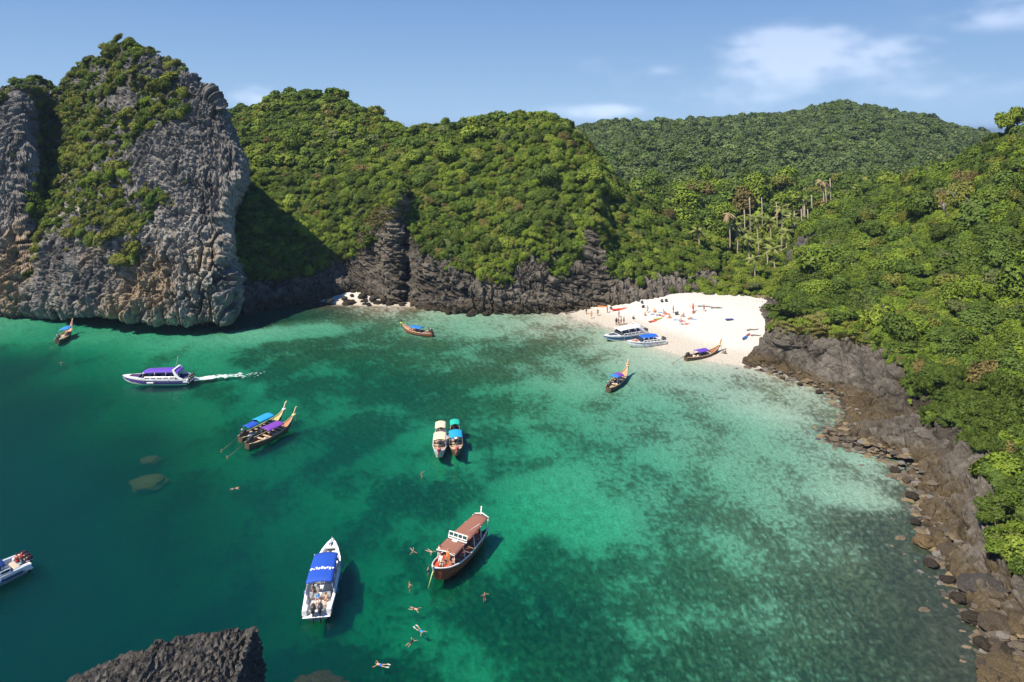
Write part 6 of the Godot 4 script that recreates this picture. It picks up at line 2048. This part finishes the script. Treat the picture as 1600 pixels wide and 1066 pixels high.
func make_poses() -> void:
	var stand := {"p": Vector3(0, 0.95, 0), "c": Vector3(0, 1.28, 0.01), "n": Vector3(0, 1.47, 0), "h": Vector3(0, 1.62, 0.02), "ls": Vector3(0.18, 1.40, 0), "rs": Vector3(-0.18, 1.40, 0), "le": Vector3(0.25, 1.12, -0.03), "re": Vector3(-0.25, 1.12, -0.03), "lw": Vector3(0.27, 0.86, 0.05), "rw": Vector3(-0.27, 0.86, 0.05),
		"lh": Vector3(0.09, 0.9, 0), "rh": Vector3(-0.09, 0.9, 0), "lk": Vector3(0.11, 0.5, 0.02), "rk": Vector3(-0.11, 0.5, 0.02), "la": Vector3(0.12, 0.08, -0.02), "ra": Vector3(-0.12, 0.08, -0.02), "lt": Vector3(0.14, 0.03, 0.14), "rt": Vector3(-0.14, 0.03, 0.14)}
	pose("stand", stand)
	pose("stand_woman", stand, true)
	var walk := stand.duplicate()
	walk.merge({"le": Vector3(0.24, 1.13, 0.1), "lw": Vector3(0.22, 0.95, 0.27), "re": Vector3(-0.24, 1.13, -0.13), "rw": Vector3(-0.25, 0.88, -0.15), "lk": Vector3(0.10, 0.5, -0.06), "la": Vector3(0.11, 0.12, -0.30), "lt": Vector3(0.12, 0.03, -0.16), "rk": Vector3(-0.10, 0.52, 0.2), "ra": Vector3(-0.11, 0.08, 0.24), "rt": Vector3(-0.12, 0.04, 0.40)}, true)
	pose("walk", walk)
	var sit := {"p": Vector3(0, 0.14, 0), "c": Vector3(0, 0.46, -0.08), "n": Vector3(0, 0.65, -0.07), "h": Vector3(0, 0.80, -0.03), "ls": Vector3(0.18, 0.58, -0.08), "rs": Vector3(-0.18, 0.58, -0.08), "le": Vector3(0.28, 0.40, 0.10), "re": Vector3(-0.28, 0.40, 0.10), "lw": Vector3(0.16, 0.42, 0.32), "rw": Vector3(-0.16, 0.42, 0.32),
		"lh": Vector3(0.09, 0.13, 0.04), "rh": Vector3(-0.09, 0.13, 0.04), "lk": Vector3(0.13, 0.46, 0.36), "rk": Vector3(-0.13, 0.46, 0.36), "la": Vector3(0.11, 0.09, 0.58), "ra": Vector3(-0.11, 0.09, 0.58), "lt": Vector3(0.12, 0.04, 0.76), "rt": Vector3(-0.12, 0.04, 0.76)}
	pose("sit", sit)
	pose("sit_woman", sit, true)
	var lie := {"p": Vector3(0, 0.14, 0), "c": Vector3(0, 0.14, -0.34), "n": Vector3(0, 0.15, -0.53), "h": Vector3(0, 0.17, -0.68), "face": Vector3(0, 1, 0), "ls": Vector3(0.18, 0.13, -0.46), "rs": Vector3(-0.18, 0.13, -0.46), "le": Vector3(0.33, 0.07, -0.24), "re": Vector3(-0.33, 0.07, -0.24), "lw": Vector3(0.36, 0.05, 0.02), "rw": Vector3(-0.36, 0.05, 0.02),
		"lh": Vector3(0.09, 0.12, 0.05), "rh": Vector3(-0.09, 0.12, 0.05), "lk": Vector3(0.14, 0.18, 0.44), "rk": Vector3(-0.13, 0.10, 0.46), "la": Vector3(0.15, 0.07, 0.84), "ra": Vector3(-0.17, 0.06, 0.88), "lt": Vector3(0.18, 0.20, 0.93), "rt": Vector3(-0.22, 0.19, 0.96)}
	pose("lie", lie)
	# swimming: face down at the surface, head towards +z
	var swim := {"p": Vector3(0, -0.02, 0), "c": Vector3(0, 0.0, 0.34), "n": Vector3(0, 0.03, 0.53), "h": Vector3(0, 0.09, 0.67), "face": Vector3(0, -0.6, 1), "ls": Vector3(0.18, 0.02, 0.46), "rs": Vector3(-0.18, 0.02, 0.46), "le": Vector3(0.42, 0.0, 0.60), "re": Vector3(-0.42, 0.0, 0.60), "lw": Vector3(0.56, -0.02, 0.84), "rw": Vector3(-0.56, -0.02, 0.84),
		"lh": Vector3(0.09, -0.03, -0.05), "rh": Vector3(-0.09, -0.03, -0.05), "lk": Vector3(0.20, -0.02, -0.43), "rk": Vector3(-0.16, -0.06, -0.45), "la": Vector3(0.24, -0.02, -0.84), "ra": Vector3(-0.26, -0.03, -0.86), "lt": Vector3(0.28, 0.0, -1.02), "rt": Vector3(-0.32, -0.01, -1.04)}
	pose("swim", swim)
	pose("swim_woman", swim, true)
	# floating upright with arms spread on the water
	var tread := {"p": Vector3(0, -0.55, -0.1), "c": Vector3(0, -0.20, 0), "n": Vector3(0, 0.0, 0.02), "h": Vector3(0, 0.15, 0.05), "ls": Vector3(0.18, -0.06, 0), "rs": Vector3(-0.18, -0.06, 0), "le": Vector3(0.42, -0.02, 0.08), "re": Vector3(-0.42, -0.02, 0.08), "lw": Vector3(0.60, 0.03, 0.24), "rw": Vector3(-0.62, 0.02, 0.14),
		"lh": Vector3(0.09, -0.6, -0.1), "rh": Vector3(-0.09, -0.6, -0.1), "lk": Vector3(0.14, -0.85, 0.2), "rk": Vector3(-0.12, -0.95, 0.12), "la": Vector3(0.16, -1.2, 0.0), "ra": Vector3(-0.14, -1.3, -0.12), "lt": Vector3(0.17, -1.3, 0.12), "rt": Vector3(-0.15, -1.42, 0.0)}
	pose("tread", tread)

const SKINS := [[0.55, 0.34, 0.23], [0.44, 0.25, 0.16], [0.30, 0.16, 0.10], [0.62, 0.41, 0.30]]

var body_scale := 0.8
func person(p: Vector3, turn: float, which: String, skin_: int, shorts: Material, top: Material, hair: Material, label: String, group: String) -> Node3D:
	var o := thing("person", label, "person", p, turn, group)
	var s: Array = SKINS[skin_]
	var key := "skin %d" % skin_
	if not mats.has(key):
		var m := StandardMaterial3D.new()
		m.vertex_color_use_as_albedo = true
		m.albedo_color = lin(s[0], s[1], s[2])
		m.roughness = 0.5
		mats[key] = m
	var q: Dictionary = poses[which]
	put("body", q.body, mats[key], o)
	put("shorts" if not which.ends_with("woman") else "bikini_bottom", q.shorts, shorts, o)
	if top: put("shirt" if not which.ends_with("woman") else "bikini_top", q.top, top, o)
	put("hair", q.hair, hair, o)
	o.scale = Vector3.ONE * body_scale
	return o

func build_people() -> void:
	make_poses()
	var black := paint(0.02, 0.018, 0.016, 0.6)
	var brown := paint(0.07, 0.04, 0.02, 0.6)
	var blond := paint(0.42, 0.29, 0.12, 0.6)
	var white := paint(0.75, 0.75, 0.73, 0.8)
	var navy := paint(0.02, 0.03, 0.10, 0.8)
	var red := paint(0.55, 0.04, 0.04, 0.8)
	var blue := paint(0.03, 0.18, 0.55, 0.8)
	var grey := paint(0.2, 0.2, 0.2, 0.8)
	var orange := paint(0.75, 0.25, 0.06, 0.8)
	var sky := paint(0.02, 0.30, 0.75, 0.7)
	# on the sand
	var g := "people on the beach"
	body_scale = 0.95
	for q: Array in [[963, 508, "stand", 0.4, 2, navy, navy, black, "person in dark clothes standing at the water, leftmost of the row of four"], [966.5, 509, "stand_woman", 2.6, 1, black, black, brown, "person in black swimwear standing second in the row of four"], [970.5, 508, "walk", 1.2, 1, red, null, brown, "person in red shorts walking third in the row of four"], [975, 507.5, "stand", 5.0, 2, grey, navy, black, "person in a dark shirt standing rightmost in the row of four"],
			[967, 496, "stand_woman", 0.5, 1, white, white, black, "person in white standing behind the row of four"], [949, 489, "stand", 2.0, 2, grey, null, black, "person in grey shorts standing between the orange float and the water"], [955, 483, "sit", 5.6, 1, red, navy, black, "person in a dark shirt sitting behind the red kayaks"], [916, 491, "stand", 1.0, 2, navy, navy, black, "person in dark clothes standing by the dark rocks near the water"], [924, 498, "walk", 3.5, 0, orange, null, brown, "person in orange shorts walking at the edge of the water"],
			[1023, 488, "sit_woman", 5.8, 0, orange, orange, brown, "person in an orange bikini sitting on the orange towel"], [1031, 493, "lie", 0.9, 0, navy, null, brown, "person in navy shorts lying on the dark blue towel"], [1041, 491, "lie", 1.2, 1, red, null, black, "person in red shorts lying on the red towel"], [1046, 496, "sit", 0.3, 0, blue, null, blond, "blond person in blue shorts sitting on the orange towel in front"], [1059, 492, "sit", 5.0, 2, black, black, black, "person in black sitting beside the dark bag"], [1068, 495, "sit_woman", 4.6, 1, red, red, black, "person in dark red sitting right of the one in black"],
			[1066, 502, "lie", 0.7, 0, red, null, brown, "person in red shorts lying on the front red towel"], [1078, 498, "lie", 2.3, 0, orange, null, brown, "person in orange shorts lying on the right orange towel"], [1084, 489.5, "sit_woman", 5.6, 2, red, red, black, "person in red sitting under the folded parasol"], [1133, 553, "sit", 4.2, 2, navy, grey, black, "person in a grey shirt sitting at the water beside the beached longtail bow"], [1037, 489, "sit_woman", 1.4, 0, white, white, blond, "blond person in white sitting behind the red towel"], [1052, 489, "stand", 1.0, 1, navy, null, brown, "person in navy shorts standing behind the sunbathers"], [1012, 489, "walk", 4.2, 1, grey, white, black, "person in a white shirt walking left of the sunbathers"], [1100, 487, "walk", 1.5, 1, navy, red, black, "person in a red shirt walking right of the parasol"], [934, 494, "stand_woman", 0.2, 0, black, black, brown, "person in black swimwear standing between the water and the float"], [990, 499, "sit", 3.3, 1, navy, navy, brown, "person in navy sitting alone in the middle of the sand"], [1064, 508, "walk", 5.4, 0, blue, null, blond, "blond person in blue shorts walking below the towels"], [1008, 494, "sit_woman", 3.0, 0, red, red, brown, "person in a red bikini sitting left of the red float"]]:
		person(sand(q[0], q[1]), q[3], q[2], q[4], q[5], q[6], q[7], q[8], g)
	# in the shallows off the beach
	body_scale = 0.54
	g = "bathers in the shallows off the beach"
	for q: Array in [[898, 504, 0, 0.3], [896, 509, 1, 2.0], [906, 511, 1, 4.0], [901, 500, 0, 5.0], [920, 511, 0, 1.0], [914, 517, 1, 3.0], [927, 522, 1, 2.2], [942, 516, 0, 4.4], [870, 503, 1, 1.7], [838, 516, 0, 0.2], [833, 514, 1, 2.9], [918, 501, 0, 5.5]]:
		var o := person(on(q[0], q[1], -0.02), q[3], "tread" if q[2] == 0 else "swim", rng.randi() % 3, navy, null, black, "", g)
		place_label(o, "small bather %s in the pale shallows left of the beach" % ("upright" if q[2] == 0 else "swimming"), "person", g)
	# swimmers
	g = "swimmers in the bay"
	for q: Array in [[659, 738, "tread", 1.0, 0, orange, null, brown, "swimmer left of the bows of the two cream and turquoise awning boats"], [367, 763, "swim", 1.9, 0, navy, null, blond, "lone swimmer in the deep water below the pair of moored longtails"], [645, 860, "swim_woman", 0.3, 0, black, black, brown, "swimmer in a black bikini farthest left beside the tour boat"], [672, 861, "swim", 0.9, 0, grey, null, brown, "swimmer closest to the left side of the tour boat roof"], [669, 886, "tread", 1.6, 1, navy, null, black, "swimmer at the left of the red tour boat bow"], [640, 912, "tread", 2.2, 1, red, null, brown, "swimmer curled up below left of the tour boat"],
			[648, 951, "swim_woman", 1.3, 0, black, null, black, "dark haired swimmer with arms spread, below the tour boat"], [657, 985, "swim", 0.8, 0, navy, sky, brown, "snorkeller in a bright blue shirt"], [642, 1003, "swim", 2.6, 0, black, black, brown, "snorkeller in black just below the one in blue"], [594, 1038, "swim", 4.5, 0, blue, null, brown, "swimmer in blue shorts with long fins nearest the viewer"], [757, 928, "tread", 0.4, 1, red, null, blond, "swimmer alone to the right of the tour boat"], [95, 566, "tread", 0.4, 0, grey, null, brown, "lone swimmer near the left edge beneath the limestone cliff"]]:
		var o := person(on(q[0], q[1], 0.0) + Vector3(0, -0.04, 0), q[3], q[2], q[4], q[5], q[6], q[7], q[8], g)
		if q[0] == 594 or q[0] == 657:
			for s in [-1.0, 1.0]: put("fin", box(Vector3(0.27 * s, 0.03, -1.25), Vector3(0.2, 0.03, 0.55), 0.012, Basis(Vector3.UP, 0.12 * s)), paint(0.55, 0.55, 0.5, 0.5), o)
			put("snorkel", pipe([Vector3(0.08, 0.1, 0.75), Vector3(0.1, 0.32, 0.68)], 0.018, 5), paint(0.7, 0.6, 0.1, 0.5), o)
	# aboard the tour boat
	g = "passengers on the foredeck of the tour boat"
	var t: Transform3D = fleet["tour"].transform
	for q: Array in [[2.35, 1.05, -0.8, "sit", 1.2, 1, navy, null, black, "passenger in navy shorts at the left edge of the red foredeck"], [2.45, 1.05, -0.3, "stand", 1.6, 0, orange, orange, blond, "passenger in orange standing under the front of the roof"], [2.3, 1.03, 0.2, "sit_woman", 1.4, 1, red, red, brown, "passenger in a red bikini sitting on the foredeck"], [2.5, 1.07, 0.5, "sit", 1.9, 0, black, white, brown, "passenger in a white shirt sitting on the foredeck"], [2.2, 1.0, 0.85, "stand_woman", 1.0, 0, white, white, brown, "passenger in white standing at the right edge of the foredeck"], [3.0, 1.12, 0.1, "lie", 1.57, 1, black, null, black, "passenger in black shorts lying on the foredeck"]]:
		var o := person(t * Vector3(q[0], q[1], q[2]), 0, q[3], q[5], q[6], q[7], q[8], q[9], g)
		o.transform = t * Transform3D(Basis(Vector3.UP, q[4]).scaled(Vector3.ONE * 0.82), Vector3(q[0], q[1], q[2]))
	g = "passengers in the stern of the blue roofed speedboat"
	t = fleet["blue"].transform
	for q: Array in [[-3.3, 0.4, 0.5, "sit", 3.6, 0, orange, null, brown, "passenger in orange shorts sitting by the engines of the blue roofed speedboat"], [-3.0, 0.38, -0.6, "stand", 4.4, 1, navy, null, black, "passenger in navy shorts standing at the left of the blue roofed stern"], [-3.7, 0.8, -0.1, "sit_woman", 4.7, 0, sky, sky, blond, "passenger in a light blue bikini on the stern bench"]]:
		var o := person(Vector3.ZERO, 0, q[3], q[5], q[6], q[7], q[8], q[9], g)
		o.transform = t * Transform3D(Basis(Vector3.UP, q[4]).scaled(Vector3.ONE * 0.82), Vector3(q[0], q[1], q[2]))
	g = "passengers on the small beached speedboat"
	t = fleet["open"].transform
	for q: Array in [[2.0, 1.05, 0.2, "lie", 1.6, 0, red, null, brown, "passenger in red shorts lying on the bow of the small speedboat"], [2.3, 1.05, -0.5, "sit", 1.2, 1, orange, null, brown, "passenger in orange shorts sitting on the bow of the small speedboat"]]:
		var o := person(Vector3.ZERO, 0, q[3], q[5], q[6], q[7], q[8], q[9], g)
		o.transform = t * Transform3D(Basis(Vector3.UP, q[4]).scaled(Vector3.ONE * 0.82), Vector3(q[0], q[1], q[2]))
	t = fleet["edge"].transform
	var e := person(Vector3.ZERO, 0, "sit", 1, red, red, black, "passenger in red sitting at the stern of the speedboat cut by the left edge", "people on boats")
	e.transform = t * Transform3D(Basis(Vector3.UP, 4.7), Vector3(-4.3, 0.75, 0.3))
	number_labels()
